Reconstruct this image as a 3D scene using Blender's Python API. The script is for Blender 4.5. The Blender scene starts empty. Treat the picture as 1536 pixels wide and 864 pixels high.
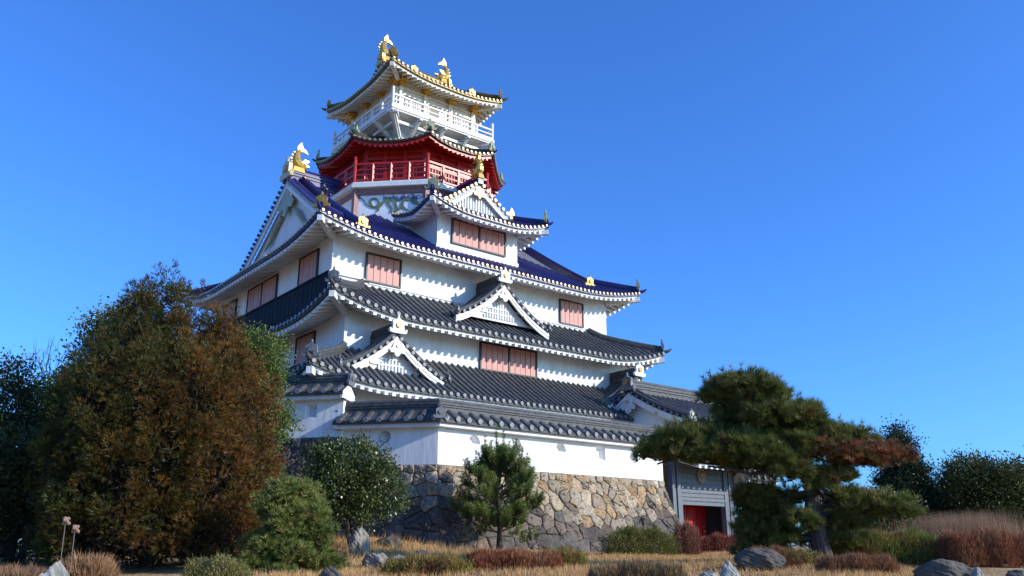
import bpy, bmesh, math, random
import numpy as np
from mathutils import Vector, Matrix
R = math.radians
random.seed(7)
rng = np.random.default_rng(11)
scene = bpy.context.scene
COL = scene.collection

# ---------------------------------------------------------------- camera, sky, sun
cam_d = bpy.data.cameras.new('camera'); cam = bpy.data.objects.new('camera', cam_d); COL.objects.link(cam)
cam_d.sensor_width = 36.0; cam_d.lens = 36.0*1266/1536
cam_d.clip_start = 0.1; cam_d.clip_end = 3000
cam.location = (0, 0, 1.6); cam.rotation_euler = (R(90+17.25), 0, 0)
scene.camera = cam
SUN_EL = 22.5; SUN_H = Vector((0.945, -0.327, 0)).normalized()
to_sun = Vector((SUN_H.x*math.cos(R(SUN_EL)), SUN_H.y*math.cos(R(SUN_EL)), math.sin(R(SUN_EL))))
world = bpy.data.worlds.new('World'); scene.world = world; world.use_nodes = True
nt = world.node_tree; nt.nodes.clear()
sky = nt.nodes.new('ShaderNodeTexSky'); sky.sky_type = 'NISHITA'; sky.sun_disc = False
sky.sun_elevation = R(SUN_EL); sky.sun_rotation = math.atan2(to_sun.x, to_sun.y)
sky.altitude = 0; sky.air_density = 1.0; sky.dust_density = 0.9; sky.ozone_density = 3.0
bg = nt.nodes.new('ShaderNodeBackground'); bg.inputs[1].default_value = 0.15
wo = nt.nodes.new('ShaderNodeOutputWorld')
tint = nt.nodes.new('ShaderNodeMix'); tint.data_type = 'RGBA'; tint.blend_type = 'MULTIPLY'; tint.inputs[0].default_value = 1.0; tint.inputs[7].default_value = (.49, 1.05, 1.95, 1)
nt.links.new(sky.outputs[0], tint.inputs[6]); nt.links.new(tint.outputs[2], bg.inputs[0]); nt.links.new(bg.outputs[0], wo.inputs[0])
sun_d = bpy.data.lights.new('sun', 'SUN'); sun_d.energy = 5.0; sun_d.angle = R(0.5); sun_d.color = (1.0, 0.93, 0.82)
sun = bpy.data.objects.new('sun', sun_d); COL.objects.link(sun)
sun.rotation_euler = to_sun.to_track_quat('Z', 'Y').to_euler(); sun.location = (60, -20, 60)
vs = scene.view_settings; vs.view_transform = 'Standard'; vs.look = 'None'; vs.exposure = 0.0; vs.gamma = 1.0; vs.use_curve_mapping = False

# ---------------------------------------------------------------- materials
def mat(name, base, rough=0.6, metal=0.0, noise=None, col2=None, scale=4.0, attr=None, spec=0.5, bump=0.0, bscale=20.0, trans=0.0, stretch=None, coat=0.0):
    m = bpy.data.materials.new(name); m.use_nodes = True
    n = m.node_tree.nodes; l = m.node_tree.links
    p = n['Principled BSDF']; out = n['Material Output']
    p.inputs['Roughness'].default_value = rough; p.inputs['Metallic'].default_value = metal
    p.inputs['Specular IOR Level'].default_value = spec
    if coat: p.inputs['Coat Weight'].default_value = coat
    src = None
    if attr:
        a = n.new('ShaderNodeAttribute'); a.attribute_name = attr; src = a.outputs['Color']
    tc = n.new('ShaderNodeTexCoord'); co = tc.outputs['Object']
    if stretch:
        mp = n.new('ShaderNodeMapping'); mp.inputs['Scale'].default_value = stretch; l.new(co, mp.inputs[0]); co = mp.outputs[0]
    if col2 is not None:
        t = n.new('ShaderNodeTexNoise'); t.inputs['Scale'].default_value = scale; t.inputs['Detail'].default_value = 6; t.inputs['Roughness'].default_value = 0.65
        l.new(co, t.inputs['Vector'])
        r = n.new('ShaderNodeValToRGB'); r.color_ramp.elements[0].position = 0.35; r.color_ramp.elements[1].position = 0.68
        l.new(t.outputs[0], r.inputs[0])
        mx = n.new('ShaderNodeMix'); mx.data_type = 'RGBA'
        l.new(r.outputs[0], mx.inputs[0])
        if src is not None:
            mx.blend_type = 'MULTIPLY'; l.new(src, mx.inputs[6]); mx.inputs[7].default_value = (*col2, 1)
        else:
            mx.inputs[6].default_value = (*base, 1); mx.inputs[7].default_value = (*col2, 1)
        src = mx.outputs[2]
    if src is not None: l.new(src, p.inputs['Base Color'])
    else: p.inputs['Base Color'].default_value = (*base, 1)
    if bump:
        t2 = n.new('ShaderNodeTexNoise'); t2.inputs['Scale'].default_value = bscale; t2.inputs['Detail'].default_value = 5
        l.new(co, t2.inputs['Vector'])
        b = n.new('ShaderNodeBump'); b.inputs['Strength'].default_value = bump; b.inputs['Distance'].default_value = 0.05
        l.new(t2.outputs[0], b.inputs['Height']); l.new(b.outputs[0], p.inputs['Normal'])
    if trans:
        tr = n.new('ShaderNodeBsdfTranslucent'); ms = n.new('ShaderNodeMixShader'); ms.inputs[0].default_value = trans
        if src is not None: l.new(src, tr.inputs[0])
        else: tr.inputs[0].default_value = (*base, 1)
        l.new(p.outputs[0], ms.inputs[1]); l.new(tr.outputs[0], ms.inputs[2]); l.new(ms.outputs[0], out.inputs[0])
    return m

M = dict(
    white=mat('white_plaster', (.81, .805, .79), .8, col2=(.70, .69, .655), scale=1.3, stretch=(1, 1, .22), bump=.25, bscale=5, spec=.2),
    cream=mat('white_painted_timber', (.78, .775, .75), .55, col2=(.68, .66, .60), scale=2.2),
    grey_tile=mat('grey_roof_tile', (.046, .047, .050), .6, col2=(.105, .105, .10), scale=4.5, bump=.4, bscale=14, spec=.35),
    tile_end=mat('pale_tile_end', (.20, .20, .205), .5, col2=(.11, .11, .115), scale=2.5),
    blue_tile=mat('blue_glazed_tile', (.011, .010, .085), .38, col2=(.026, .022, .135), scale=5, coat=.1),
    dark_tile=mat('dark_bronze_tile', (.035, .033, .03), .45, col2=(.075, .068, .05), scale=2.0),
    gold=mat('gold_leaf', (.80, .50, .12), .30, .65, col2=(.62, .36, .08), scale=3.5),
    gold_tile=mat('gilded_tile', (.24, .155, .04), .42, .4, col2=(.09, .065, .03), scale=3.5),
    gold_pale=mat('pale_gilt', (.62, .50, .26), .45, .25, col2=(.40, .31, .14), scale=5),
    bronze=mat('weathered_bronze', (.42, .40, .22), .5, .2, col2=(.24, .26, .16), scale=5),
    gold_dark=mat('old_gold', (.46, .29, .06), .42, .35, col2=(.30, .18, .04), scale=5),
    ivory=mat('ivory_painted_timber', (.74, .70, .60), .55, col2=(.68, .62, .50), scale=2.2),
    red=mat('red_lacquer', (.48, .022, .015), .4, col2=(.36, .014, .011), scale=2),
    red_door=mat('red_door_paint', (.50, .012, .010), .45, col2=(.36, .01, .01), scale=1.2),
    shutter=mat('brown_pink_shutter_boards', (.60, .295, .24), .6, col2=(.50, .235, .19), scale=3, stretch=(3, 3, .5)),
    darkwood=mat('dark_window_frame', (.035, .03, .03), .55, col2=(.06, .05, .048), scale=5),
    board=mat('black_weatherboard', (.008, .009, .013), .7, col2=(.014, .016, .022), scale=4, stretch=(4, 4, .4), spec=.15),
    shadowgap=mat('dark_recess', (.03, .03, .03), .8),
    gate=mat('grey_blue_gate_timber', (.135, .155, .18), .6, col2=(.095, .11, .13), scale=2, stretch=(3, 3, .5)),
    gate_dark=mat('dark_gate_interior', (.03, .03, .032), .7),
    stone=mat('castle_stone', (.3, .27, .22), .9, attr='col', col2=(.60, .575, .54), scale=5.5, bump=1.0, bscale=7, spec=.2),
    mortar=mat('dark_stone_backing', (.10, .09, .075), .95),
    rock=mat('garden_rock', (.33, .29, .23), .9, col2=(.13, .115, .095), scale=2.6, bump=1.0, bscale=4),
    rock_pale=mat('pale_garden_rock', (.36, .35, .30), .9, col2=(.15, .145, .12), scale=3.2, bump=1.0, bscale=5),
    rock_dark=mat('dark_garden_rock', (.125, .105, .082), .92, col2=(.05, .043, .035), scale=2.6, bump=1.0, bscale=4),
    leaf=mat('leaf', (.06, .1, .03), .55, attr='col', trans=.22, spec=.3),
    gloss_leaf=mat('glossy_leaf', (.06, .1, .03), .5, attr='col', trans=.2, spec=.2),
    camellia_leaf=mat('camellia_leaf', (.06, .1, .03), .32, attr='col', trans=.15, spec=.5),
    needle=mat('needle', (.06, .1, .03), .5, attr='col', trans=.25, spec=.35),
    twig=mat('twig', (.2, .1, .06), .7, attr='col', spec=.2),
    petals=mat('dried_petals', (.26, .16, .11), .9),
    bark=mat('dark_bark', (.075, .055, .042), .9, col2=(.035, .028, .024), scale=6, bump=.9, bscale=9, stretch=(2, 2, .6)),
    bark_grey=mat('grey_bark', (.17, .14, .125), .9, col2=(.10, .085, .075), scale=6),
    straw=mat('straw', (.4, .25, .1), .8, attr='col', trans=.2, spec=.2),
    painted_green=mat('painted_dragon_green', (.10, .17, .12), .6, col2=(.20, .24, .13), scale=3.5),
    painted_purple=mat('painted_dragon_mane', (.09, .08, .16), .6, col2=(.05, .05, .10), scale=6),
    painted_blue=mat('pale_blue_panel', (.80, .82, .85), .6, col2=(.84, .85, .86), scale=.9),
)
def ground_mat():
    m = bpy.data.materials.new('dry_garden_ground'); m.use_nodes = True
    n = m.node_tree.nodes; l = m.node_tree.links; p = n['Principled BSDF']; p.inputs['Roughness'].default_value = .95; p.inputs['Specular IOR Level'].default_value = .1
    tc = n.new('ShaderNodeTexCoord')
    t = n.new('ShaderNodeTexNoise'); t.inputs['Scale'].default_value = .35; t.inputs['Detail'].default_value = 8; t.inputs['Roughness'].default_value = .7
    l.new(tc.outputs['Object'], t.inputs['Vector'])
    r = n.new('ShaderNodeValToRGB'); e = r.color_ramp.elements
    e[0].position = .3; e[0].color = (.22, .14, .075, 1); e[1].position = .7; e[1].color = (.60, .40, .20, 1)
    x = e.new(.5); x.color = (.42, .27, .13, 1)
    l.new(t.outputs[0], r.inputs[0]); l.new(r.outputs[0], p.inputs['Base Color'])
    t2 = n.new('ShaderNodeTexNoise'); t2.inputs['Scale'].default_value = 9; t2.inputs['Detail'].default_value = 6
    l.new(tc.outputs['Object'], t2.inputs['Vector'])
    b = n.new('ShaderNodeBump'); b.inputs['Strength'].default_value = .8; b.inputs['Distance'].default_value = .1
    l.new(t2.outputs[0], b.inputs['Height']); l.new(b.outputs[0], p.inputs['Normal'])
    return m
M['ground'] = ground_mat()

# ---------------------------------------------------------------- object helpers
def tag(o, label=None, cat=None, group=None, kind=None):
    if label: o['label'] = label
    if cat: o['category'] = cat
    if group: o['group'] = group
    if kind: o['kind'] = kind
    return o
def empty(name, loc, rz=0.0, label=None, cat=None, group=None):
    o = bpy.data.objects.new(name, None); COL.objects.link(o); o.location = loc; o.rotation_euler = (0, 0, rz)
    o.empty_display_size = .3
    return tag(o, label, cat, group)
class MB:
    """collects geometry, built as ONE mesh object"""
    def __init__(s): s.v = []; s.f = []; s.mi = []; s.cur = 0
    def add(s, vs, fs):
        b = len(s.v); s.v.extend([tuple(p) for p in vs])
        for f in fs: s.f.append(tuple(b+i for i in f)); s.mi.append(s.cur)
    def quad(s, a, b, c, d): s.add([a, b, c, d], [(0, 1, 2, 3)])
    def hexa(s, p):  # 8 points: bottom 4 then top 4
        s.add(p, [(3, 2, 1, 0), (4, 5, 6, 7), (0, 1, 5, 4), (1, 2, 6, 5), (2, 3, 7, 6), (3, 0, 4, 7)])
    def box(s, x0, x1, y0, y1, z0, z1):
        s.hexa([(x0, y0, z0), (x1, y0, z0), (x1, y1, z0), (x0, y1, z0), (x0, y0, z1), (x1, y0, z1), (x1, y1, z1), (x0, y1, z1)])
    def obox(s, c, ax, ay, hx, hy, z0, z1):  # oriented in plan; c 2D centre
        c = np.array(c); ax = np.array(ax); ay = np.array(ay)
        q = [c-ax*hx-ay*hy, c+ax*hx-ay*hy, c+ax*hx+ay*hy, c-ax*hx+ay*hy]
        s.hexa([(p[0], p[1], z0) for p in q]+[(p[0], p[1], z1) for p in q])
    def beam(s, p, q, w, h, up=(0, 0, 1)):
        p = Vector(p); q = Vector(q); d = (q-p).normalized(); up = Vector(up)
        sd = d.cross(up).normalized()*w/2; u = sd.cross(d).normalized()*h/2
        s.hexa([p-sd-u, p+sd-u, q+sd-u, q-sd-u, p-sd+u, p+sd+u, q+sd+u, q-sd+u])
    def tube(s, pts, rad, n=8, cap=True, flat=None):
        pts = [Vector(p) for p in pts]; N = len(pts)
        if not hasattr(rad, '__len__'): rad = [rad]*N
        prev = None; rings = []
        for i, p in enumerate(pts):
            t = (pts[min(i+1, N-1)]-pts[max(i-1, 0)]).normalized()
            if prev is None:
                a = Vector((0, 0, 1)) if abs(t.z) < .9 else Vector((1, 0, 0))
                x = t.cross(a).normalized()
            else:
                x = (prev-t*prev.dot(t)).normalized()
            prev = x; y = t.cross(x)
            rings.append([p+(x*math.cos(k*2*math.pi/n)+y*math.sin(k*2*math.pi/n))*rad[i] for k in range(n)])
        vs = [q for r in rings for q in r]; fs = []
        for i in range(N-1):
            for k in range(n): fs.append((i*n+k, i*n+(k+1) % n, (i+1)*n+(k+1) % n, (i+1)*n+k))
        if cap: fs.append(tuple(range(n-1, -1, -1))); fs.append(tuple((N-1)*n+k for k in range(n)))
        s.add(vs, fs)
    def cyl(s, p, q, r, n=10, r2=None): s.tube([p, q], [r, r if r2 is None else r2], n)
    def ball(s, c, r, n=8, sz=1.0):
        c = Vector(c)
        s.tube([c+Vector((0, 0, r*sz*math.cos(math.pi*(1-k/6)))) for k in range(7)], [max(r*math.sin(math.pi*k/6), .002) for k in range(7)], n)
    def prism(s, poly, o, ax, ay, an, t):  # 2D polygon extruded by t along an
        o, ax, ay, an = [Vector(x) for x in (o, ax, ay, an)]
        n = len(poly); P = [o+ax*x+ay*y for x, y in poly]
        s.add(P+[p+an*t for p in P], [tuple(range(n-1, -1, -1)), tuple(range(n, 2*n))]+[(i, (i+1) % n, n+(i+1) % n, n+i) for i in range(n)])
    def build(s, name, mats, parent=None, off=(0, 0, 0), smooth=False):
        me = bpy.data.meshes.new(name)
        off = np.array(off, float)
        V_ = np.array(s.v, float).reshape(-1, 3)-off
        me.from_pydata(V_.tolist(), [], s.f)
        if not isinstance(mats, (list, tuple)): mats = [mats]
        for m in mats: me.materials.append(m)
        if len(mats) > 1: me.polygons.foreach_set('material_index', s.mi)
        bm = bmesh.new(); bm.from_mesh(me); bmesh.ops.recalc_face_normals(bm, faces=bm.faces); bm.to_mesh(me); bm.free()
        if smooth: me.polygons.foreach_set('use_smooth', [True]*len(me.polygons))
        me.update()
        o = bpy.data.objects.new(name, me); COL.objects.link(o)
        if parent is not None: o.parent = parent
        return o

# castle frame: u along the front facade, v into the building, origin under the near corner of the third storey
AZ = R(51.2); KX, KY = -10.15, 45.0
UD = Vector((math.sin(AZ), math.cos(AZ), 0)); VD = Vector((-math.cos(AZ), math.sin(AZ), 0))
KROT = R(90)-AZ
def kw(u, v, z): return Vector((KX, KY, 0))+UD*u+VD*v+Vector((0, 0, z))
def wk(x, y, z=0): d = Vector((x-KX, y-KY, 0)); return (d.dot(UD), d.dot(VD), z)
class Thing:
    """an Empty in the castle frame; parts are given in castle coordinates"""
    def __init__(s, name, base, label, cat, group=None):
        group = group or dict(stone_wall='stone bases of the castle walls', plaster_wall='white plaster walls with tiled coping').get(name)
        s.off = base; s.e = empty(name, kw(*base), KROT, label, cat, group); s.e['kind'] = 'thing'
    def part(s, name, mb, mats, parent=None, smooth=False, label=None):
        o = mb.build(name, mats, s.e if parent is None else parent, s.off, smooth)
        if label: o['label'] = label
        return o

# ---------------------------------------------------------------- roof machinery
PH = [(0, 0), (.26, 0), (.29, .5), (.37, .86), (.5, 1.0), (.63, .86), (.71, .5), (.74, 0)]
class Roof:
    """collects one roof: tiles, tile ends, eave (fascia, soffit), rafters, ridges"""
    def __init__(s):
        s.tile = MB(); s.eave = MB(); s.ridges = []; s.orns = []; s.trims = []
    def side(s, O, a, n, hl, D, ze, rise, L=0.0, Lc=4.0, Dl=3.0, mL=1.0, mR=1.0, imax=None, over=1.7, pitch=.45, amp=.12,
             nt=9, hf=.28, raft=.45, rw=.2, rh=.19, soff=.28, ends=True, eave=True, er=None, wave=1.0):
        O = np.array(O, float); a = np.array(a, float); n = np.array(n, float)
        def lift(x, i):
            m = mL if x < 0 else mR
            if L == 0: return 0.0
            e = max((hl-i*m)-abs(x), 0)
            return L*max(0, 1-e/Lc)**2*max(0, 1-i/Dl)
        def P(x, i, dz=0.0):
            q = O+a*x-n*i
            return (q[0], q[1], ze+rise(i)+lift(x, i)+dz)
        def im(x):
            m = mL if x < 0 else mR
            lim = D
            if m > 1e-6: lim = min(lim, (hl-abs(x))/m)
            if imax: lim = min(lim, imax(x, hl))
            return max(lim, 0)
        s.P = P
        # tiles
        N = max(int(round(2*hl/pitch)), 2); p = 2*hl/N
        cols = []
        for k in range(N):
            for f, h in PH: cols.append((-hl+(k+f)*p, h*amp))
        cols.append((hl, 0))
        vs = []; fs = []; prev = None
        for x, h in cols:
            I = im(x); b = len(vs)
            for j in range(nt+1):
                vs.append(P(x, I*(j/nt)**1.0, h))
            if prev is not None and abs(prev[1]-I) < max(1.2, 2.5*p):
                for j in range(nt): fs.append((prev[0]+j, b+j, b+j+1, prev[0]+j+1))
            prev = (b, I)
        s.tile.add(vs, fs)
        r = er or .25*p
        if ends:
            for k in range(N):
                x = -hl+(k+.5)*p; c = Vector(P(x, 0, amp*.42)); d = Vector((n[0], n[1], 0))
                s.tile.cur = 1; s.tile.cyl(c-d*.12, c+d*.055, r, 10); s.tile.cur = 0
        if eave:
            NS = max(int(hl*2/.8), 6)
            def E(sx, i, dz, rz=0.0):
                h_ = hl-(mL if sx < 0 else mR)*i
                x = sx*h_
                q = O+a*x-n*i
                return (q[0], q[1], ze+rz*i+lift(x, i)+dz)
            for k in range(NS):
                s0, s1 = -1+2*k/NS, -1+2*(k+1)/NS
                s.tile.quad(E(s0, .03, .02), E(s1, .03, .02), E(s1, .03, -.13), E(s0, .03, -.13))
                s.tile.quad(E(s0, .03, -.13), E(s1, .03, -.13), E(s1, .2, -.13), E(s0, .2, -.13))
                s.eave.quad(E(s0, .2, -.10), E(s1, .2, -.10), E(s1, .2, -hf), E(s0, .2, -hf))
                nn = 3
                for j in range(nn):
                    i0 = .2+(over-.2)*j/nn; i1 = .2+(over-.2)*(j+1)/nn
                    s.eave.quad(E(s0, i0, -hf, soff), E(s1, i0, -hf, soff), E(s1, i1, -hf, soff), E(s0, i1, -hf, soff))
            if raft:
                NR = int(2*hl/raft)
                for k in range(NR):
                    x = -hl+(k+.5)*2*hl/NR
                    m = mL if x < 0 else mR
                    ie = over if m < 1e-6 else min(over, (hl-abs(x)-rw/2)/m)
                    if ie < .3: continue
                    def Q(x_, i, dz):
                        q = O+a*x_-n*i
                        return (q[0], q[1], ze+soff*i+lift(x, i)+dz)
                    i0 = .10
                    s.eave.cur = 1
                    s.eave.hexa([Q(x-rw/2, i0, -hf-rh), Q(x+rw/2, i0, -hf-rh), Q(x+rw/2, ie, -hf-rh), Q(x-rw/2, ie, -hf-rh),
                                 Q(x-rw/2, i0, -hf-.012), Q(x+rw/2, i0, -hf-.012), Q(x+rw/2, ie, -hf+.02), Q(x-rw/2, ie, -hf+.02)]); s.eave.cur = 0
        return P
    def ridge_line(s, pts, w=.34, h=.4, top=.14, mb=None):
        if mb is None: mb = MB(); s.ridges.append(mb)
        pts = [Vector(p) for p in pts]
        for i in range(len(pts)-1):
            d = pts[i+1]-pts[i]; sd = Vector((d.y, -d.x, 0)).normalized()*w/2
            a, b = pts[i], pts[i+1]; up = Vector((0, 0, h)); dn = Vector((0, 0, .15))
            mb.hexa([a-sd-dn, a+sd-dn, b+sd-dn, b-sd-dn, a-sd*.75+up, a+sd*.75+up, b+sd*.75+up, b-sd*.75+up])
        mb.tube([p+Vector((0, 0, h+top*.4)) for p in pts], top, 8)
        sdw = w*.62
        for f in (.3, .65):   # the thin courses of flat ridge tiles
            for i in range(len(pts)-1):
                d = pts[i+1]-pts[i]; sd = Vector((d.y, -d.x, 0)).normalized()*(sdw*(1-.2*f))
                z0, z1 = Vector((0, 0, h*f)), Vector((0, 0, h*f+.035))
                a, b = pts[i], pts[i+1]
                mb.hexa([a-sd+z0, a+sd+z0, b+sd+z0, b-sd+z0, a-sd+z1, a+sd+z1, b+sd+z1, b-sd+z1])
        return mb
    def crest(s, c, f, sc=1.0, mb=None):
        """ridge-end tile: shield with horns, boss and a knob on top; f = outward 2D direction"""
        if mb is None: mb = MB(); s.orns.append(mb)
        c = Vector(c); f = Vector((f[0], f[1], 0)).normalized(); sd = Vector((-f.y, f.x, 0)); up = Vector((0, 0, 1))
        half = [(.0, 0), (.62, 0), (.98, .04), (1.08, .26), (.94, .34), (.84, .20), (.70, .26), (.66, .55), (.72, .78), (.56, .88), (.30, .92), (.16, 1.0), (0, 1.04)]
        poly = [(x*sc*.62, y*sc) for x, y in half]+[(-x*sc*.62, y*sc) for x, y in half[-2:0:-1]]
        mb.prism(poly, c-f*.1*sc, sd, up, f, .2*sc)
        mb.cur = 1; mb.cyl(c+up*.55*sc+f*.08*sc, c+up*.55*sc+f*.2*sc, .2*sc, 12); mb.cur = 0
        mb.tube([c+up*1.0*sc, c+up*1.16*sc, c+up*1.28*sc], [.07*sc, .1*sc, .03*sc], 8)
    def emit(s, T, name, tile, tilend, parent=None, eavem=None, raftm=None, ridgem=None, ornm=None, label=None):
        r = T.part(name, s.tile, [tile, tilend], parent, label=label)
        top = r if parent is None else parent
        if s.eave.v: T.part('eave', s.eave, [eavem or M['white'], raftm or eavem or M['white']], top)
        for m in s.ridges: T.part('ridge', m, ridgem or tile, top)
        for m in s.orns: T.part('ridge_ornament', m, [ornm or tilend]*2, top)
        for m in s.trims: T.part('gable_end', m, M['white'], top)
        return r

SIDES = {'front': ((0, -1), (1, 0)), 'right': ((1, 0), (0, 1)), 'back': ((0, 1), (-1, 0)), 'left': ((-1, 0), (0, -1))}
def rect_roof(RF, u0, u1, v0, v1, ze, rise, Dm, L, Lc, imax=None, hips=None, hip_orn=None, orn_sc=.66, **kw_):
    """hipped skirt roof around a rectangle (outer eave rectangle); Dm dict side->run"""
    cu, cv = (u0+u1)/2, (v0+v1)/2
    hu, hv = (u1-u0)/2, (v1-v0)/2
    Ps = {}
    for sd, (n, a) in SIDES.items():
        hl = hu if sd in ('front', 'back') else hv
        O = (cu+n[0]*hu, cv+n[1]*hv)
        Ps[sd] = RF.side(O, a, n, hl, Dm[sd], ze, rise, L, Lc, imax=(imax or {}).get(sd), **kw_)
    hip = hips or 0
    if hip:
        for sx, sy in ((-1, -1), (1, -1), (-1, 1), (1, 1)):
            sd = 'front' if sy < 0 else 'back'
            xs = sx if sd == 'front' else -sx
            pts = []
            for k in range(13):
                i = hip*(1-k/12)
                pts.append(Vector(Ps[sd](xs*(hu-i), i, .02)))
            d = (pts[-1]-pts[-2]).normalized()
            hm = RF.ridge_line(pts[:-1]+[pts[-1]-d*.12], .32, .26, .13)
            e = pts[-1]; f = Vector((sx, sy, 0)).normalized()
            hm.tube([e-f*.25+Vector((0, 0, .06)), e+f*.1+Vector((0, 0, .10)), e+f*.28+Vector((0, 0, .16)), e+f*.42+Vector((0, 0, .28))], [.12, .12, .09, .05], 8)
            RF.crest(e-f*.2+Vector((0, 0, .16)), f, orn_sc)
            # corner (hip) rafter under the eave
            ov = kw_.get('over', 1.7); hf = kw_.get('hf', .30)
            p0 = Vector(Ps[sd](xs*hu, 0, -hf-.16))-f*.08; p1 = Vector(Ps[sd](xs*(hu-ov), ov, -hf-.16)); p1.z = p0.z-L*.75+ov*.28*.8
            RF.eave.cur = 1; RF.eave.beam(p0, p1, .3, .34); RF.eave.cur = 0
    return Ps

def bargeboard(mb, base, f, lat, prof, w, dz0, dz1, t, N=14):
    """curved board below the verge of a gable: prof(s)->drop for s in 0..1 each side"""
    f = Vector((f[0], f[1], 0)); lat = Vector((lat[0], lat[1], 0)); base = Vector(base)
    for sg in (-1, 1):
        for k in range(N):
            s0, s1 = k/N, (k+1)/N
            q = []
            for s_ in (s0, s1):
                for dz in (dz0, dz1):
                    q.append(base+lat*(sg*w*s_)+Vector((0, 0, prof(s_)+dz)))
            a0, b0, a1, b1 = q
            mb.hexa([b0, b1, b1+f*t, b0+f*t, a0, a1, a1+f*t, a0+f*t])

def gable(T, base, f, lat, w, h, depth, tile, tilend, name='gable', pitch=.45, amp=.11, concave=.55, set_back=.55, orn=None, ornm=None,
          crest_sc=1.1, wallm=None, lattice=True, bargem=None, feet=True, label=None, verge=True, wall_drop=None, gegyo_sc=1.0, ridge_h=.42):
    """dormer gable; base = point under the front end of the ridge at apex height (tile surface)"""
    RF = Roof()
    f2 = np.array(f, float); l2 = np.array(lat, float); b = np.array(base, float)
    def prof(s_): return -h*((1+concave)*s_-concave*s_*s_)
    # slopes: run down sideways; rise measured from the foot
    for sg in (-1, 1):
        O = b[:2]+l2*sg*w-f2*depth/2
        def rise(i): return prof(max(1-i/w, 0))-prof(1)
        n = l2*sg; a = f2 if sg > 0 else -f2
        RF.side(O, a, n, depth/2, w, b[2]-h, rise, mL=0, mR=0, pitch=pitch, amp=amp, eave=False, ends=True, nt=10)
    P3 = Vector(b); F = Vector((f[0], f[1], 0)); Lt = Vector((lat[0], lat[1], 0))
    # verge: tile tube along edge and round tile ends facing front
    vgs = []; barge = MB()
    for sg in (-1, 1):
        vg = MB()
        pts = [P3-F*.12+Lt*(sg*w*s_)+Vector((0, 0, prof(s_)+.12)) for s_ in np.linspace(0.02, 1, 14)]
        vg.tube(pts, .13, 8)
        ptsb = [P3-F*.62+Lt*(sg*w*s_)+Vector((0, 0, prof(s_)+.15)) for s_ in np.linspace(0.02, 1, 14)]
        vg.tube(ptsb, .14, 8)
        vgs.append(vg)
    length = math.hypot(w, h); nk = int(length/pitch)
    for sg in (-1, 1):
        for k in range(1, nk+1):
            s_ = (k-.35)/nk
            c = P3+Lt*(sg*w*s_)+Vector((0, 0, prof(s_)-.02))
            RF.tile.cur = 1; RF.tile.cyl(c-F*.3, c+F*.06, .10, 10); RF.tile.cur = 0
    bargeboard(barge, P3-F*.16, f, lat, prof, w, -.12, -.52, .12)
    bargeboard(barge, P3-F*.26, f, lat, prof, w, -.16, -.34, .26)
    # triangular wall
    wl = MB(); N = 12
    wd = wall_drop if wall_drop is not None else h*.98
    bp = P3-F*set_back
    pts = [(s_*w, max(prof(abs(s_))-.3, -wd)) for s_ in np.linspace(-1, 1, 2*N+1)]
    poly = [(-w*.96, -wd-.15)]+[(x*.96, z) for x, z in pts]+[(w*.96, -wd-.15)]
    wl.prism([(x, z) for x, z in poly], bp, Lt, (0, 0, 1), -F, .12)
    if lattice:   # raised vertical laths and a grid under the apex
        x = -w*.72
        while x < w*.72:
            top = prof(abs(x)/w)-.95
            if top > -wd+.15: wl.hexa([bp+Lt*(x-.045)+Vector((0, 0, -wd)), bp+Lt*(x+.045)+Vector((0, 0, -wd)), bp+Lt*(x+.045)+F*.09+Vector((0, 0, -wd)), bp+Lt*(x-.045)+F*.09+Vector((0, 0, -wd)),
                                       bp+Lt*(x-.045)+Vector((0, 0, top)), bp+Lt*(x+.045)+Vector((0, 0, top)), bp+Lt*(x+.045)+F*.09+Vector((0, 0, top)), bp+Lt*(x-.045)+F*.09+Vector((0, 0, top))])
            x += .2
        for zz in (-wd+.3, -wd+.62):
            hw = w*.55*(1-(zz+wd)/h*.9)
            a_, b_ = bp+Lt*(-hw)+F*.05+Vector((0, 0, zz)), bp+Lt*hw+F*.05+Vector((0, 0, zz))
            wl.beam(a_, b_, .07, .07)
    # gegyo pendant under the apex
    g = MB(); gs = gegyo_sc*.72
    poly = [(0, .0), (.3, -.1), (.42, -.45), (.66, -.62), (.5, -.85), (.28, -.8), (.18, -1.0), (0, -1.12)]
    poly = [(x*gs, y*gs) for x, y in poly]; poly = poly+[(-x, y) for x, y in poly[-2:0:-1]]
    g.prism(poly, P3-F*.02+Vector((0, 0, -.42)), Lt, (0, 0, 1), F, .1)
    bosses = [MB()]; bs = bosses[0]
    bs.cyl(P3+F*.04+Vector((0, 0, -.66)), P3+F*.14+Vector((0, 0, -.66)), .13*gs, 10)
    for sg in (-1, 1):
        s_ = .45; c = P3-F*.05+Lt*(sg*w*s_)+Vector((0, 0, prof(s_)-.42)); bs = MB(); bosses.append(bs)
        bs.cyl(c, c+F*.07, .1, 10)
        if feet:
            c = P3-F*.04+Lt*(sg*w*.99)+Vector((0, 0, prof(1)+.02)); 
            RF.crest(c-Vector((0, 0, .05)), lat if sg > 0 else (-lat[0], -lat[1]), .5)
    # ridge
    RF.ridge_line([P3-F*(depth-.1)+Vector((0, 0, .04)), P3-F*.1+Vector((0, 0, .04))], .4, ridge_h, .15)
    r = T.part(name, RF.tile, [tile, tilend], label=label)
    for vg in vgs: T.part('verge', vg, tile, r)
    T.part('bargeboard', barge, bargem or M['cream'], r)
    T.part('gable_wall', wl, wallm or M['white'], r)
    T.part('pendant', g, bargem or M['cream'], r)
    for bs in bosses: T.part('boss', bs, M['gold_pale'], r)
    for m in RF.ridges: T.part('ridge', m, tile, r)
    for m in RF.orns: T.part('foot_ornament', m, [ornm or tilend, M['bronze']], r)
    c = Roof(); c.crest(P3+F*.02+Vector((0, 0, .02)), f, crest_sc)
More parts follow.
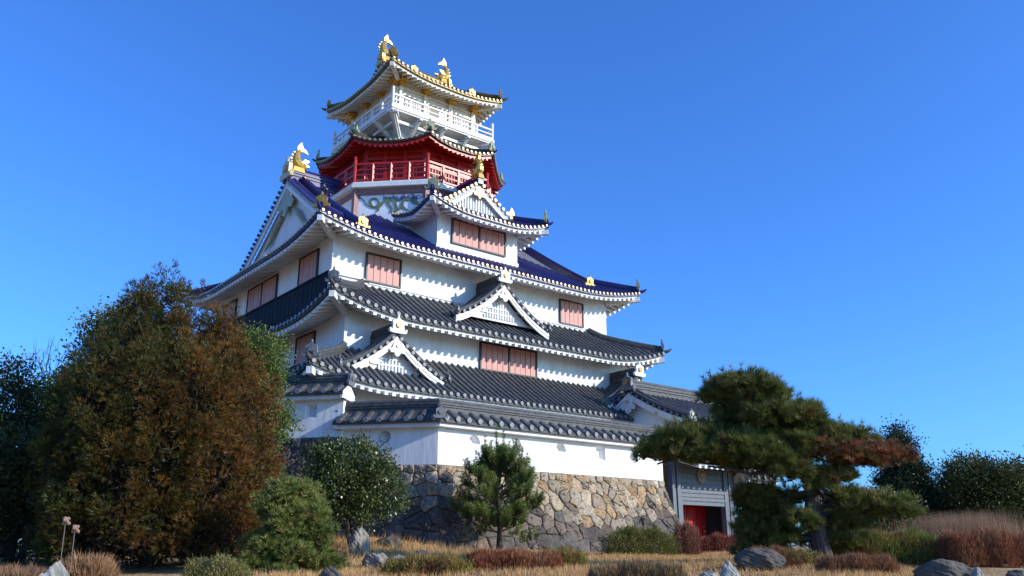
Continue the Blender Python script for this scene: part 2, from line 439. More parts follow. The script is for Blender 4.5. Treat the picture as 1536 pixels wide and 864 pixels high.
    T.part('ridge_ornament', c.orns[0], [orn or M['cream'], M['gold_dark']], r)
    return r

def window(T, a0, a1, z0, z1, plane, axis, n=1, planks=5, parent=None):
    """shuttered window on the wall plane; axis 'u' (front facade, plane=v) or 'v' (left facade, plane=u)"""
    def bx(mb, p0, p1, d0, d1, q0, q1):
        if axis == 'u': mb.box(p0, p1, plane-d1, plane-d0, q0, q1)
        else: mb.box(plane-d1, plane-d0, p0, p1, q0, q1)
    fr = MB(); w = .09
    bx(fr, a0-w, a1+w, .004, .03, z0-w, z1+w)                     # backing board
    bx(fr, a0-w, a0, .032, .14, z0-w, z1+w); bx(fr, a1, a1+w, .032, .14, z0-w, z1+w)
    bx(fr, a0, a1, .032, .14, z1, z1+w); bx(fr, a0, a1, .032, .14, z0-w, z0)
    for k in range(1, n):
        x = a0+(a1-a0)*k/n; bx(fr, x-.06, x+.06, .032, .13, z0, z1)
    o = T.part('window', fr, M['darkwood'], parent)
    for k in range(n):
        x0 = a0+(a1-a0)*k/n+(.062 if k else .01); x1 = a0+(a1-a0)*(k+1)/n-(.062 if k < n-1 else .01)
        sh = MB()
        for j in range(planks):
            p0 = x0+(x1-x0)*j/planks; p1 = x0+(x1-x0)*(j+1)/planks-.035
            bx(sh, p0, p1, .034, .085+.006*((j*7+k) % 3), z0+.012, z1-.012)
        T.part('shutter', sh, M['shutter'], o)
    return o

def fish(T, base, d, sc, name='fish_ornament', mats=None, parent=None):
    """golden shachi: block, head at the bottom, body curling up to a forked tail; d = 2D unit direction the head faces"""
    mb = MB(); b = Vector(base); d = Vector((d[0], d[1], 0)); sd = Vector((-d.y, d.x, 0)); up = Vector((0, 0, 1))
    def p(x, z, y=0): return b+d*(x*sc)+up*(z*sc)+sd*(y*sc)
    mb.hexa([p(-.42, -.15, -.26), p(.42, -.15, -.26), p(.42, -.15, .26), p(-.42, -.15, .26), p(-.34, .2, -.2), p(.34, .2, -.2), p(.34, .2, .2), p(-.34, .2, .2)])
    mb.tube([p(.58, .26), p(.48, .30), p(.3, .36), p(.05, .42), p(-.12, .62), p(-.17, .88), p(-.13, 1.12), p(-.04, 1.32), p(.06, 1.48)],
            [.12*sc, .23*sc, .30*sc, .34*sc, .33*sc, .28*sc, .22*sc, .16*sc, .10*sc], 10)
    # tail: two broad lobes in the plane of the body, pectoral fins, dorsal spines, eyes, snout
    mb.prism([(-.12, 0), (.10, -.02), (.30, .02), (.62, -.10), (.50, .10), (.34, .22), (.10, .30)], p(.0, 1.40, -.07), d*sc, up*sc, sd, .14*sc)
    mb.prism([(-.12, 0), (.16, .05), (.22, .30), (.12, .62), (.0, .46), (-.14, .24)], p(.0, 1.42, -.06), d*sc, up*sc, sd, .12*sc)
    for sg in (-1, 1):
        mb.prism([(0, 0), (.30, -.05), (.52, .22), (.2, .26)], p(.12, .5, .28*sg), d*sc, up*sc, sd*sg, .06*sc)
        mb.ball(p(.40, .52, .2*sg), .07*sc, 6)
    for z, x in ((.5, -.42), (.74, -.5), (.98, -.44), (1.2, -.32)):
        mb.prism([(.1, -.14), (-.14, .06), (.1, .1)], p(x+.06, z, -.04), d*sc, up*sc, sd, .08*sc)
    mb.prism([(.42, .30), (.76, .44), (.60, .52), (.4, .5)], p(0, 0, -.12), d*sc, up*sc, sd, .24*sc)
    return T.part(name, mb, mats or M['gold'], parent)

# ================================================================ ground
def gz(x, y):
    t = np.clip((np.asarray(y, float)-8)/16, 0, 1); t = t*t*(3-2*t)
    z = 1.12*t + .28*np.clip((np.asarray(y, float)-24)/12, 0, 1)
    z = z + .05*np.sin(np.asarray(x)*.9+np.asarray(y)*.35)*t + .04*np.sin(np.asarray(x)*.37-np.asarray(y)*.8)*t
    xx, yy = np.asarray(x, float), np.asarray(y, float)
    z = z+.62*np.exp(-((xx+6.2)/3.4)**2-((yy-33)/4.5)**2)
    return z
def g3(x, y): return (x, y, float(gz(x, y)))
def make_ground():
    xs = np.concatenate([np.linspace(-900, -60, 16), np.linspace(-58, 58, 117), np.linspace(60, 900, 16)])
    ys = np.concatenate([np.linspace(-300, -12, 10), np.linspace(-10, 70, 82), np.linspace(75, 1500, 22)])
    X, Y = np.meshgrid(xs, ys); Zz = gz(X, Y)
    mb = MB(); nx = len(xs)
    mb.v = list(zip(X.ravel().tolist(), Y.ravel().tolist(), Zz.ravel().tolist()))
    mb.f = [(j*nx+i, j*nx+i+1, (j+1)*nx+i+1, (j+1)*nx+i) for j in range(len(ys)-1) for i in range(nx-1)]; mb.mi = [0]*len(mb.f)
    o = mb.build('ground', M['ground'], smooth=True); tag(o, kind='structure')
make_ground()

# ================================================================ castle keep
CU, CV = 10.85, 9.0
keep = Thing('castle_keep', (CU, CV, 1.4), 'tall white multi-storey castle keep with blue, red and gold roofs', 'castle')
def rise_grey(i): return .60*i+.022*i*i
def rise_blue(i): return .58*i+.0085*i*i

# storeys (white plaster walls)
def storey(u0, u1, v0, v1, z0, z1, name='wall', mats=None, label=None):
    mb = MB(); mb.box(u0, u1, v0, v1, z0, z1)
    return keep.part(name, mb, mats or M['white'], label=label)
storey(-1.85, 23.55, -3.95, 21.95, 1.0, 10.0)
storey(0.0, 21.7, -2.0, 20.0, 9.3, 14.2)
storey(0.0, 21.7, 0.0, 18.0, 14.1, 18.95)
# base courses where walls meet the roofs
tr = MB()
tr.box(2.4, 19.3, -.06, -.002, 16.28, 16.40); tr.box(3.0, 18.6, -2.06, -2.002, 11.50, 11.64)
keep.part('sill_course', tr, M['white'])

# first-floor roof
RF = Roof()
rect_roof(RF, -3.6, 25.3, -5.7, 23.7, 9.28, rise_grey, dict(front=3.72, right=3.62, back=3.72, left=3.62), .75, 5.0, hips=3.5, over=1.75, pitch=.43, raft=.44)
r1 = RF.emit(keep, 'roof', M['grey_tile'], M['tile_end'])
# second-floor roof: runs up to the third storey, which is clad on its left side
RF = Roof()
lim_l = lambda x, hl: (1.77 if x < hl-3.8 else 9)      # left side: x runs along -v
lim_r = lambda x, hl: (1.77 if x > -(hl-3.8) else 9)
rect_roof(RF, -1.78, 23.5, -3.8, 21.8, 13.52, rise_grey, dict(front=3.82, right=3.82, back=3.82, left=3.82), 1.0, 5.5,
          imax=dict(left=lim_l, right=lim_r), hips=3.7, over=1.78, pitch=.47, raft=.47)
keep.part  # noqa
r2 = RF.emit(keep, 'roof', M['grey_tile'], M['tile_end'])
# black weatherboards on the left face of the third storey
bd = MB(); k = 0; v = .02
while v < 18.0:
    bd.box(-.10-.012*(k % 2), -.004, v, min(v+.29, 18), 14.3, 16.52+.0*k); v += .30; k += 1
bd.box(-.17, -.005, -.0, 18.0, 16.525, 16.62)
keep.part('weatherboard', bd, M['board'], label='black vertical boards under the left windows')
wt = MB(); wt.box(-.16, -.003, -.13, .01, 15.2, 16.62); keep.part('corner_board', wt, M['white'])
wt = MB(); wt.box(-.16, 2.2, -.13, -.07, 16.42, 16.5); keep.part('corner_board', wt, M['white'])

# windows of the storeys
window(keep, 2.2, 4.4, 16.47, 18.08, 0, 'u'); window(keep, 17.25, 19.28, 16.47, 18.05, 0, 'u')
window(keep, 9.0, 13.25, 11.86, 13.40, -2.0, 'u', 2, 5)
window(keep, 1.75, 4.05, 16.68, 18.3, 0, 'v'); window(keep, 7.4, 11.9, 16.68, 18.2, 0, 'v', 2); window(keep, 14.1, 16.3, 16.68, 18.1, 0, 'v')
window(keep, 1.47, 3.65, 11.5, 13.3, 0, 'v')

# chidori gables on the front
GT, GE = M['grey_tile'], M['tile_end']
gable(keep, (1.75, -4.55, 12.32), (0, -1), (1, 0), 3.25, 2.15, 2.6, GT, GE, concave=.5, crest_sc=.8, pitch=.43, wall_drop=1.9, label='large white gable over the left end of the lowest roof')
gable(keep, (19.95, -4.55, 12.32), (0, -1), (1, 0), 3.25, 2.15, 2.6, GT, GE, concave=.5, crest_sc=.8, pitch=.43, wall_drop=1.9, label='gable at the right end of the lowest roof behind the gate roof')
gable(keep, (10.25, -2.75, 17.22), (0, -1), (1, 0), 3.55, 2.5, 2.8, GT, GE, concave=.5, crest_sc=.8, pitch=.47, wall_drop=2.2, label='middle gable on the second grey roof')
# wing gable on the left side
gable(keep, (-3.2, 10.6, 14.6), (-1, 0), (0, 1), 5.2, 4.4, 3.3, GT, GE, concave=.25, crest_sc=1.2, wall_drop=3.6, label='shaded gable on the left side')

# ---- blue hip-and-gable roof
XG = 1.15                                         # gable plane
hu_blue = (23.5+1.8)/2
hg = hu_blue-(XG+1.8)+.45                          # half length of the upper part (with verge)
RF = Roof()
top_ok = lambda x, hl: (10.8 if abs(x) <= hg else max(hl-abs(x), 0) if hl-abs(x) < 3.4 else 3.4)
rect_roof(RF, -1.8, 23.5, -1.8, 19.8, 18.45, rise_blue, dict(front=10.8, back=10.8, left=2.95, right=2.95), .85, 6.0,
          imax=dict(front=top_ok, back=top_ok), hips=2.6, over=1.8, pitch=.36, raft=.46, amp=.09, er=.085, nt=16, orn_sc=.72)
ZR = 18.45+rise_blue(10.8)
# main ridge and descending ridges
RF.ridge_line([(XG-.5, CV, ZR), (6, CV, ZR), (16, CV, ZR), (21.7-XG+.5, CV, ZR)], .55, .65, .2)
for uu in (XG+.55, 21.7-XG-.55):
    for sg, vv0 in ((-1, -1.8), (1, 19.8)):
        pts = [(uu, vv0-sg*i if sg < 0 else vv0-i, 18.45+rise_blue(i)+.05) for i in np.linspace(10.4, 1.75, 12)]
        pts = [(uu, (vv0+i if sg < 0 else vv0-i), 18.45+rise_blue(i)+.05) for i in np.linspace(10.4, 1.75, 12)]
        RF.ridge_line(pts, .36, .34, .15)
    for off in (-.62, ):
        pts = [(uu+(off if uu < 10 else -off), -1.8+i, 18.45+rise_blue(i)+.08) for i in np.linspace(10.5, 2.6, 12)]
        rm = MB(); RF.ridges.append(rm); rm.tube(pts, .14, 8)
for uu in (XG+.55, 21.7-XG-.55):
    RF.crest((uu, -1.8+1.62, 18.45+rise_blue(1.7)+.05), (0, -1), .72)
rb = RF.emit(keep, 'roof', M['blue_tile'], M['gold_pale'], ridgem=M['blue_tile'], ornm=M['gold_dark'], label='deep blue glazed hip-and-gable roof with gilded tile ends')
# side gable triangles of the blue roof
for sx, ug in ((-1, XG), (1, 21.7-XG)):
    w_ = 9.0-(-1.8+2.95)
    prof = lambda s_: rise_blue(10.8-s_*w_)-rise_blue(10.8)
    zt = ZR
    wl = MB(); N = 14
    pts = [(s_*w_, prof(abs(s_))-.2) for s_ in np.linspace(-1, 1, 2*N+1)]
    zb = prof(1)-.25
    poly = [(-w_, zb-.2)]+pts+[(w_, zb-.2)]
    wl.prism(poly, (ug, CV, zt), (0, 1, 0), (0, 0, 1), (-sx, 0, 0), .12)
    o = keep.part('gable_wall', wl, M['white'], rb)
    bb = MB(); bargeboard(bb, (ug+sx*.32, CV, zt), (sx, 0), (0, 1), prof, w_, -.05, -.75, .12); bargeboard(bb, (ug+sx*.2, CV, zt), (sx, 0), (0, 1), prof, w_, -.05, -.45, .24)
    keep.part('bargeboard', bb, M['cream'], rb)
    og = MB()
    og.prism([(0, 0), (.5, -.2), (.7, -.8), (1.2, -1.2), (.9, -1.7), (.4, -1.5), (0, -2.2), (-.4, -1.5), (-.9, -1.7), (-1.2, -1.2), (-.7, -.8), (-.5, -.2)], (ug+sx*.30, CV, zt-.7), (0, 1, 0), (0, 0, 1), (sx, 0, 0), .12)
    for sv in (-1, 1):
        og.tube([(ug+sx*.2, CV+sv*.9, zt-2.5), (ug+sx*.2, CV+sv*1.7, zt-3.0), (ug+sx*.2, CV+sv*2.6, zt-3.9), (ug+sx*.2, CV+sv*3.4, zt-4.3)], [.16, .2, .14, .05], 6)
    keep.part('gable_ornament', og, M['bronze'], rb)
    en = MB()
    L_ = math.hypot(w_, prof(1)); nk = int(L_/.4)
    for sv in (-1, 1):
        for k in range(1, nk):
            s_ = k/nk; c = Vector((ug+sx*.05, CV+sv*w_*s_, zt+prof(s_)+.02)); en.cyl(c, c+Vector((sx*.52, 0, 0)), .12, 8)
    keep.part('verge', en, M['blue_tile'], rb)
    cr = Roof(); cr.crest((ug+sx*.5, CV, ZR-.1), (sx, 0), 1.3); keep.part('ridge_ornament', cr.orns[0], [M['gold_pale']]*2, rb)
    fish(keep, (ug+sx*(-.25), CV, ZR+.74), (-sx, 0), 1.05, parent=rb)

# ---- dormer tower on the front slope
DC = 10.6; DV = .5
storey(7.35, 13.88, DV, 5.0, 18.9, 22.55, 'dormer_wall')
tr = MB(); tr.box(7.28, 13.95, DV-.05, DV-.004, 19.72, 20.12); keep.part('sill_course', tr, M['white'])
window(keep, 8.5, 12.72, 20.42, 21.95, DV, 'u', 2, 4)
RF = Roof()
rise_d = lambda i: .52*i+.03*i*i
xgd = 2.75
d_ok = lambda x, hl: max(hl-abs(x), 0)
left_top = lambda x, hl: 4.75
side_l = lambda x, hl: (4.75 if x < hl-1.9 else 9)
hv = (9.0-(-1.1))/2; 
for sd in ('front', 'left', 'right'):
    n, a = SIDES[sd]
    if sd == 'front':
        RF.side((DC, -1.1), a, n, 4.75, 1.75, 22.02, rise_d, .72, 3.4, 2.2, over=1.55, pitch=.36, raft=.44, amp=.09, er=.085)
    else:
        sgn = -1 if sd == 'left' else 1
        def ok(x, hl, sgn=sgn):
            e = hl-(x if sgn < 0 else -x)         # distance from the front corner along the eave
            return 4.75 if e > 1.55 else 9
        RF.side((DC+sgn*4.75, -1.1+2.45), a, n, 2.45, 4.75, 22.02, rise_d, .72, 3.4, 2.2, mL=(0 if sgn < 0 else 1), mR=(1 if sgn < 0 else 0), imax=None if False else (lambda x, hl, sgn=sgn: (lambda e: 4.75 if e > 1.7 else e)(hl-x if sgn < 0 else hl+x)),
                over=1.55, pitch=.36, raft=.44, amp=.09, er=.085, ends=True)
for sgn in (-1, 1):
    pts = []
    for k in range(10):
        i = 1.7*(1-k/9); lift = .72*max(0, 1-i/2.2)
        pts.append((DC+sgn*(4.75-i), -1.1+i, 22.04+rise_d(i)+lift))
    hm = RF.ridge_line(pts, .3, .24, .12)
    RF.crest((pts[-1][0]-sgn*.15, pts[-1][1]+.15, pts[-1][2]+.14), (sgn, -1), .8)
    e = Vector(pts[-1]); f = Vector((sgn, -1, 0)).normalized()
    hm.tube([e-f*.25+Vector((0, 0, .06)), e+f*.15+Vector((0, 0, .12)), e+f*.32+Vector((0, 0, .24))], [.12, .1, .05], 8)
    RF.eave.cur = 1; RF.eave.beam(e+Vector((0, 0, -.5))-f*.02, Vector((DC+sgn*3.2, .45, 22.1)), .28, .3); RF.eave.cur = 0
ZD = 22.02+rise_d(4.75)
RF.ridge_line([(DC, .3, ZD), (DC, 2.9, ZD)], .45, .4, .16)
rd = RF.emit(keep, 'roof', M['blue_tile'], M['gold_pale'], ridgem=M['blue_tile'], ornm=M['bronze'], label='blue roof of the dormer tower with its front gable')
# its front gable
wd_ = 4.75-1.75
prof = lambda s_: rise_d(4.75-s_*wd_)-rise_d(4.75)
bb = MB(); bargeboard(bb, (DC, .62, ZD), (0, -1), (1, 0), prof, wd_, -.06, -.55, .12); bargeboard(bb, (DC, .76, ZD), (0, -1), (1, 0), prof, wd_, -.06, -.33, .26)
keep.part('bargeboard', bb, M['cream'], rd)
wl = MB(); pts = [(s_*wd_, prof(abs(s_))-.2) for s_ in np.linspace(-1, 1, 21)]
wl.prism([(-wd_, prof(1)-.4)]+pts+[(wd_, prof(1)-.4)], (DC, .85, ZD), (1, 0, 0), (0, 0, 1), (0, 1, 0), .1)
x = -2.0
while x < 2.05:
    top = prof(abs(x)/wd_)-.62
    if top > prof(1)+.1: wl.box(DC+x-.05, DC+x+.05, .76, .848, ZD+prof(1)-.1, ZD+top)
    x += .22
keep.part('gable_wall', wl, M['white'], rd)
g = MB(); g.prism([(0, 0), (.25, -.08), (.34, -.35), (.52, -.45), (.4, -.65), (.15, -.62), (0, -.85), (-.15, -.62), (-.4, -.65), (-.52, -.45), (-.34, -.35), (-.25, -.08)], (DC, .5, ZD-.38), (1, 0, 0), (0, 0, 1), (0, -1, 0), .1)
keep.part('pendant', g, M['gold_pale'], rd)
en = MB(); nk = 9
for sg in (-1, 1):
    for k in range(1, nk):
        s_ = k/nk; c = Vector((DC+sg*wd_*s_, .9, ZD+prof(s_)+.06)); en.cyl(c, c+Vector((0, -.52, 0)), .12, 8)
keep.part('verge', en, M['gold_pale'], rd)
fish(keep, (DC, .62, ZD+.4), (0, 1), .95, parent=rd)

# ---- red octagonal storey
OC = (10.6, 9.1)
def octa(ap, rot=0.0): 
    r = ap/math.cos(math.pi/8)
    return [(OC[0]+r*math.cos(R(22.5+45*k)), OC[1]+r*math.sin(R(22.5+45*k))) for k in range(8)]
def oct_prism(mb, ap, z0, z1):
    p = octa(ap); mb.add([(x, y, z0) for x, y in p]+[(x, y, z1) for x, y in p], [tuple(range(7, -1, -1)), tuple(range(8, 16))]+[(k, (k+1) % 8, 8+(k+1) % 8, 8+k) for k in range(8)])
mb = MB(); oct_prism(mb, 5.88, 19.5, 25.1); ow = keep.part('octagon_base', mb, M['painted_blue'], label='pale octagonal base wall with painted green dragon')
mb = MB()                                             # reddish corner posts and beams
for (x, y) in octa(5.93): mb.box(x-.17, x+.17, y-.17, y+.17, 19.6, 25.05)
P8 = octa(5.93)
for k in range(8):
    a, b = P8[k], P8[(k+1) % 8]
    mb.beam((*a, 24.86), (*b, 24.86), .16, .34)
keep.part('timber_frame', mb, mat('faded_red_timber', (.24, .10, .10), .6, col2=(.30, .17, .16), scale=3), ow)
mb = MB(); oct_prism(mb, 6.35, 25.12, 25.42); oct_prism(mb, 6.22, 25.43, 25.56); keep.part('balcony', mb, M['cream'])
mb = MB(); oct_prism(mb, 5.0, 25.57, 28.92); rw = keep.part('octagon_wall', mb, M['red'], label='dark red octagonal wall under the red eaves')
pn = MB(); fr = MB()
P5 = octa(5.03)
for k in range(8):
    a, b = np.array(P5[k]), np.array(P5[(k+1) % 8]); d = (b-a)/np.linalg.norm(b-a); nrm = np.array((d[1], -d[0])); Ls = np.linalg.norm(b-a)
    for f0 in (0, .33, .67, 1.0):
        c = a+d*Ls*f0; fr.obox(c+nrm*.05, d, nrm, .13, .12, 25.57, 28.3)
    for z in (25.75, 27.2, 27.75, 28.2): fr.beam((*(a+nrm*.06), z), (*(b+nrm*.06), z), .16, .16)
    for f0 in (.05, .38, .72):
        for j in range(4):
            c = a+d*Ls*(f0+.03+.06*j); pn.obox(c+nrm*.04, d, nrm, .04, .04, 25.9, 27.1)
keep.part('timber_frame', fr, M['red'], rw); keep.part('lattice', pn, mat('pale_red_lattice', (.38, .045, .03), .5), rw)
# red railing
rail = keep.part('railing', (lambda mb: ([mb.beam((*octa(6.12)[k], z), (*octa(6.12)[(k+1) % 8], z), t, t) for k in range(8) for z, t in ((25.72, .12), (26.12, .08), (26.5, .08), (26.92, .13))], mb)[1])(MB()), M['red'], label='red balcony railing round the octagon')
P6 = octa(6.12)
for k in range(8):
    mb = MB(); x, y = P6[k]; mb.cyl((x, y, 25.57), (x, y, 27.25), .11, 10); mb.tube([(x, y, 27.25), (x, y, 27.32), (x, y, 27.45), (x, y, 27.58)], [.13, .1, .14, .03], 8)
    keep.part('post', mb, M['red'], rail)
    nx, ny = P6[(k+1) % 8]
    for f0 in (.25, .5, .75):
        mb = MB(); mb.box(x+(nx-x)*f0-.07, x+(nx-x)*f0+.07, y+(ny-y)*f0-.07, y+(ny-y)*f0+.07, 25.57, 26.9)
        keep.part('baluster', mb, M['red'], rail)
# octagonal roof
RF = Roof(); AO = 6.62; so = AO*math.tan(math.pi/8)
rise_o = lambda i: .36*i+.045*i*i
ends_pts = []
for k in range(8):
    th = R(45*k); n = (math.cos(th), math.sin(th)); a = (-n[1], n[0])
    RF.side((OC[0]+n[0]*AO, OC[1]+n[1]*AO), a, n, so, 3.4, 28.42, rise_o, .52, 2.3, 3.2, mL=.41421, mR=.41421, over=1.65, pitch=.36, raft=.36, rw=.15, rh=.16, amp=.08, er=.085, hf=.34, soff=.34)
for k in range(8):
    th = R(22.5+45*k); f = Vector((math.cos(th), math.sin(th), 0)); c8 = 1/math.cos(math.pi/8)
    pts = [Vector((OC[0], OC[1], 28.44+rise_o(i)+.52*max(0, 1-i/3.2)))+f*((AO-i)*c8) for i in np.linspace(3.3, 0, 10)]
    hm = RF.ridge_line(pts, .28, .2, .11)
    hm.tube([pts[-1]-f*.2+Vector((0, 0, .05)), pts[-1]+f*.14+Vector((0, 0, .1)), pts[-1]+f*.28+Vector((0, 0, .2))], [.1, .09, .04], 8)
    RF.crest(pts[-1]-f*.15+Vector((0, 0, .12)), f, .72)
RF.emit(keep, 'roof', M['dark_tile'], M['gold_pale'], eavem=M['red'], raftm=M['red'], ridgem=M['dark_tile'], ornm=M['bronze'], label='dark octagonal roof with red eaves and gilded tile ends')

# ---- gold top storey (square)
GC = (10.5, 9.1)
def gbox(mb, h, z0, z1): mb.box(GC[0]-h, GC[0]+h, GC[1]-h, GC[1]+h, z0, z1)
mb = MB(); gbox(mb, 3.0, 29.0, 31.1); keep.part('tower_neck', mb, M['cream'])
mb = MB(); gbox(mb, 4.5, 31.12, 31.36); gbox(mb, 4.42, 31.0, 31.115); gb = keep.part('balcony', mb, M['cream'], label='white square balcony under the golden top storey')
mb = MB()
for sx, sy in ((1, 0), (-1, 0), (0, 1), (0, -1)):
    for t in (-4.2, -2.1, 0, 2.1, 4.2):
        tt = max(-2.9, min(2.9, t))
        p0 = (GC[0]+sx*3.0+sy*tt, GC[1]+sy*3.0+sx*tt, 29.9); p1 = (GC[0]+sx*4.35+sy*t, GC[1]+sy*4.35+sx*t, 30.9)
        mb.beam(p0, p1, .22, .3); mb.beam((GC[0]+sx*3.0+sy*tt, GC[1]+sy*3.0+sx*tt, 30.88), (GC[0]+sx*4.6+sy*t, GC[1]+sy*4.6+sx*t, 30.88), .2, .2)
    if sx: mb.box(GC[0]+sx*3.75-.1, GC[0]+sx*3.75+.1, GC[1]-3.8, GC[1]+3.8, 30.45, 30.65)
    else: mb.box(GC[0]-3.63, GC[0]+3.63, GC[1]+sy*3.75-.1, GC[1]+sy*3.75+.1, 30.45, 30.65)
for sx, sy in ((-1, -1), (1, -1), (1, 1), (-1, 1)):
    mb.beam((GC[0]+sx*3.0, GC[1]+sy*3.0, 29.7), (GC[0]+sx*4.5, GC[1]+sy*4.5, 30.95), .14, .18)
keep.part('bracket', mb, M['cream'], gb)
rail = MB(); hr = 4.38
cs = [(GC[0]+sx*hr, GC[1]+sy*hr) for sx, sy in ((-1, -1), (1, -1), (1, 1), (-1, 1))]
for k in range(4):
    for z, t in ((31.47, .12), (31.82, .08), (32.2, .12)): rail.beam((*cs[k], z), (*cs[(k+1) % 4], z), t, t)
rail_o = keep.part('railing', rail, M['cream'], label='white railing round the top balcony')
for k in range(4):
    x, y = cs[k]; nx, ny = cs[(k+1) % 4]
    mb = MB(); mb.cyl((x, y, 31.36), (x, y, 32.5), .11, 10); mb.tube([(x, y, 32.5), (x, y, 32.58), (x, y, 32.7), (x, y, 32.84)], [.13, .1, .13, .03], 8); keep.part('post', mb, M['cream'], rail_o)
    for f0 in (1/6, 1/3, .5, 2/3, 5/6):
        mb = MB(); mb.box(x+(nx-x)*f0-.06, x+(nx-x)*f0+.06, y+(ny-y)*f0-.06, y+(ny-y)*f0+.06, 31.36, 32.2)
        keep.part('baluster', mb, M['cream'], rail_o)
mb = MB(); gbox(mb, 3.3, 31.37, 34.6); gw = keep.part('top_wall', mb, M['ivory'], label='white and gilt wall of the top storey')
fr = MB(); dk = MB()
hw = 3.33
for sx, sy in ((0, -1), (-1, 0), (1, 0), (0, 1)):
    ax = np.array((abs(sy), abs(sx)), float); nn = np.array((sx, sy), float); c0 = np.array(GC)+nn*hw
    for t in (-3.2, -1.1, 1.1, 3.2): fr.obox(c0+ax*t+nn*.06, ax, nn, .15, .13, 31.37, 33.9)
    for z in (33.12, 33.6, 31.6):
        p, q = c0+ax*-3.2+nn*.05, c0+ax*3.2+nn*.05; fr.beam((*p, z), (*q, z), .14, .14)
    for t in (-2.15, 2.15):
        dk.obox(c0+ax*t+nn*.01, ax, nn, .62, .03, 31.9, 32.95)
        lat = MB()
        for j in range(9): lat.obox(c0+ax*(t-.6+.15*j)+nn*.06, ax, nn, .035, .03, 31.9, 32.95)
        lat.obox(c0+ax*t+nn*.085, ax, nn, .66, .012, 32.4, 32.46); keep.part('lattice', lat, M['cream'], gw)
    dk.obox(c0+ax*(-.35)+nn*.01, ax, nn, .38, .03, 31.75, 33.0)
    for t in (-.9, .45): fr.obox(c0+ax*t+nn*.05, ax, nn, .05, .05, 31.5, 33.1)
    sl = MB(); sl.obox(c0+ax*.5+nn*.03, ax, nn, .38, .03, 31.6, 33.0); keep.part('sliding_panel', sl, M['cream'], gw)
keep.part('timber_frame', fr, mat('gilded_white_timber', (.70, .60, .40), .5, .1, col2=(.78, .74, .64), scale=2.5), gw); keep.part('window_recess', dk, mat('shaded_paper_screen', (.28, .25, .2), .8), gw)
for sx, sy in ((0, -1), (-1, 0), (1, 0), (0, 1)):
    ax = np.array((abs(sy), abs(sx)), float); nn = np.array((sx, sy), float); c0 = np.array(GC)+nn*hw
    for t in (-3.2, -1.1, 1.1, 3.2):
        br = MB()
        for j, (w_, z) in enumerate(((.16, 33.6), (.24, 33.76), (.32, 33.92))): br.obox(c0+ax*t+nn*(.14+.1*j), ax, nn, w_, .14+.1*j, z, z+.15)
        keep.part('bracket', br, M['gold'], gw)

RF = Roof(); HG = 4.95; ZG = 34.05
rise_g = lambda i: .50*i+.028*i*i
GU0, GU1, GV0, GV1 = GC[0]-HG, GC[0]+HG, GC[1]-HG, GC[1]+HG
xg = 2.75
gok = lambda x, hl: (4.95 if abs(x) <= xg+.3 else max(hl-abs(x), 0))
rect_roof(RF, GU0, GU1, GV0, GV1, ZG, rise_g, dict(front=4.95, back=4.95, left=2.2, right=2.2), .62, 4.2, imax=dict(front=gok, back=gok), hips=2.0,
          over=1.65, pitch=.36, raft=.40, rw=.16, rh=.18, amp=.085, er=.085, hf=.32, soff=.30, orn_sc=.7, nt=12)
ZGR = ZG+rise_g(4.95)
RF.ridge_line([(GC[0]-xg-.3, GC[1], ZGR), (GC[0]+xg+.3, GC[1], ZGR)], .45, .5, .16)
for sx in (-1, 1):
    uu = GC[0]+sx*(xg-.15)
    for sg in (-1, 1):
        pts = [(uu, GC[1]+sg*(HG-i), ZG+rise_g(i)+.04) for i in np.linspace(4.7, .9, 9)]
        RF.ridge_line(pts, .32, .3, .13)
        RF.crest((uu, GC[1]+sg*(HG-.8), ZG+rise_g(.8)+.06), (0, sg), .68)
rg = RF.emit(keep, 'roof', M['gold_tile'], M['gold_pale'], eavem=M['ivory'], raftm=M['ivory'], ridgem=M['gold_tile'], ornm=M['gold_dark'], label='topmost roof with gilded tiles and white rafters')
w_ = HG-2.2
prof = lambda s_: rise_g(HG-s_*w_)-rise_g(HG)
for sx in (-1, 1):
    ug = GC[0]+sx*xg
    wl = MB(); pts = [(s_*w_, prof(abs(s_))-.15) for s_ in np.linspace(-1, 1, 21)]
    wl.prism([(-w_, prof(1)-.3)]+pts+[(w_, prof(1)-.3)], (ug, GC[1], ZGR), (0, 1, 0), (0, 0, 1), (-sx, 0, 0), .1); keep.part('gable_wall', wl, M['cream'], rg)
    bb = MB(); bargeboard(bb, (ug+sx*.25, GC[1], ZGR), (sx, 0), (0, 1), prof, w_, -.05, -.5, .12); keep.part('bargeboard', bb, M['gold_pale'], rg)
    en = MB()
    for sv in (-1, 1):
        for k in range(1, 10):
            c = Vector((ug+sx*.05, GC[1]+sv*w_*k/10, ZGR+prof(k/10)+.05)); en.cyl(c, c+Vector((sx*.42, 0, 0)), .11, 8)
    keep.part('verge', en, M['gold_tile'], rg)
    cr = Roof(); cr.crest((ug+sx*.35, GC[1], ZGR-.05), (sx, 0), 1.0); keep.part('ridge_ornament', cr.orns[0], [M['gold']]*2, rg)
    fish(keep, (ug+sx*.02, GC[1], ZGR+.56), (-sx, 0), 1.08, parent=rg)

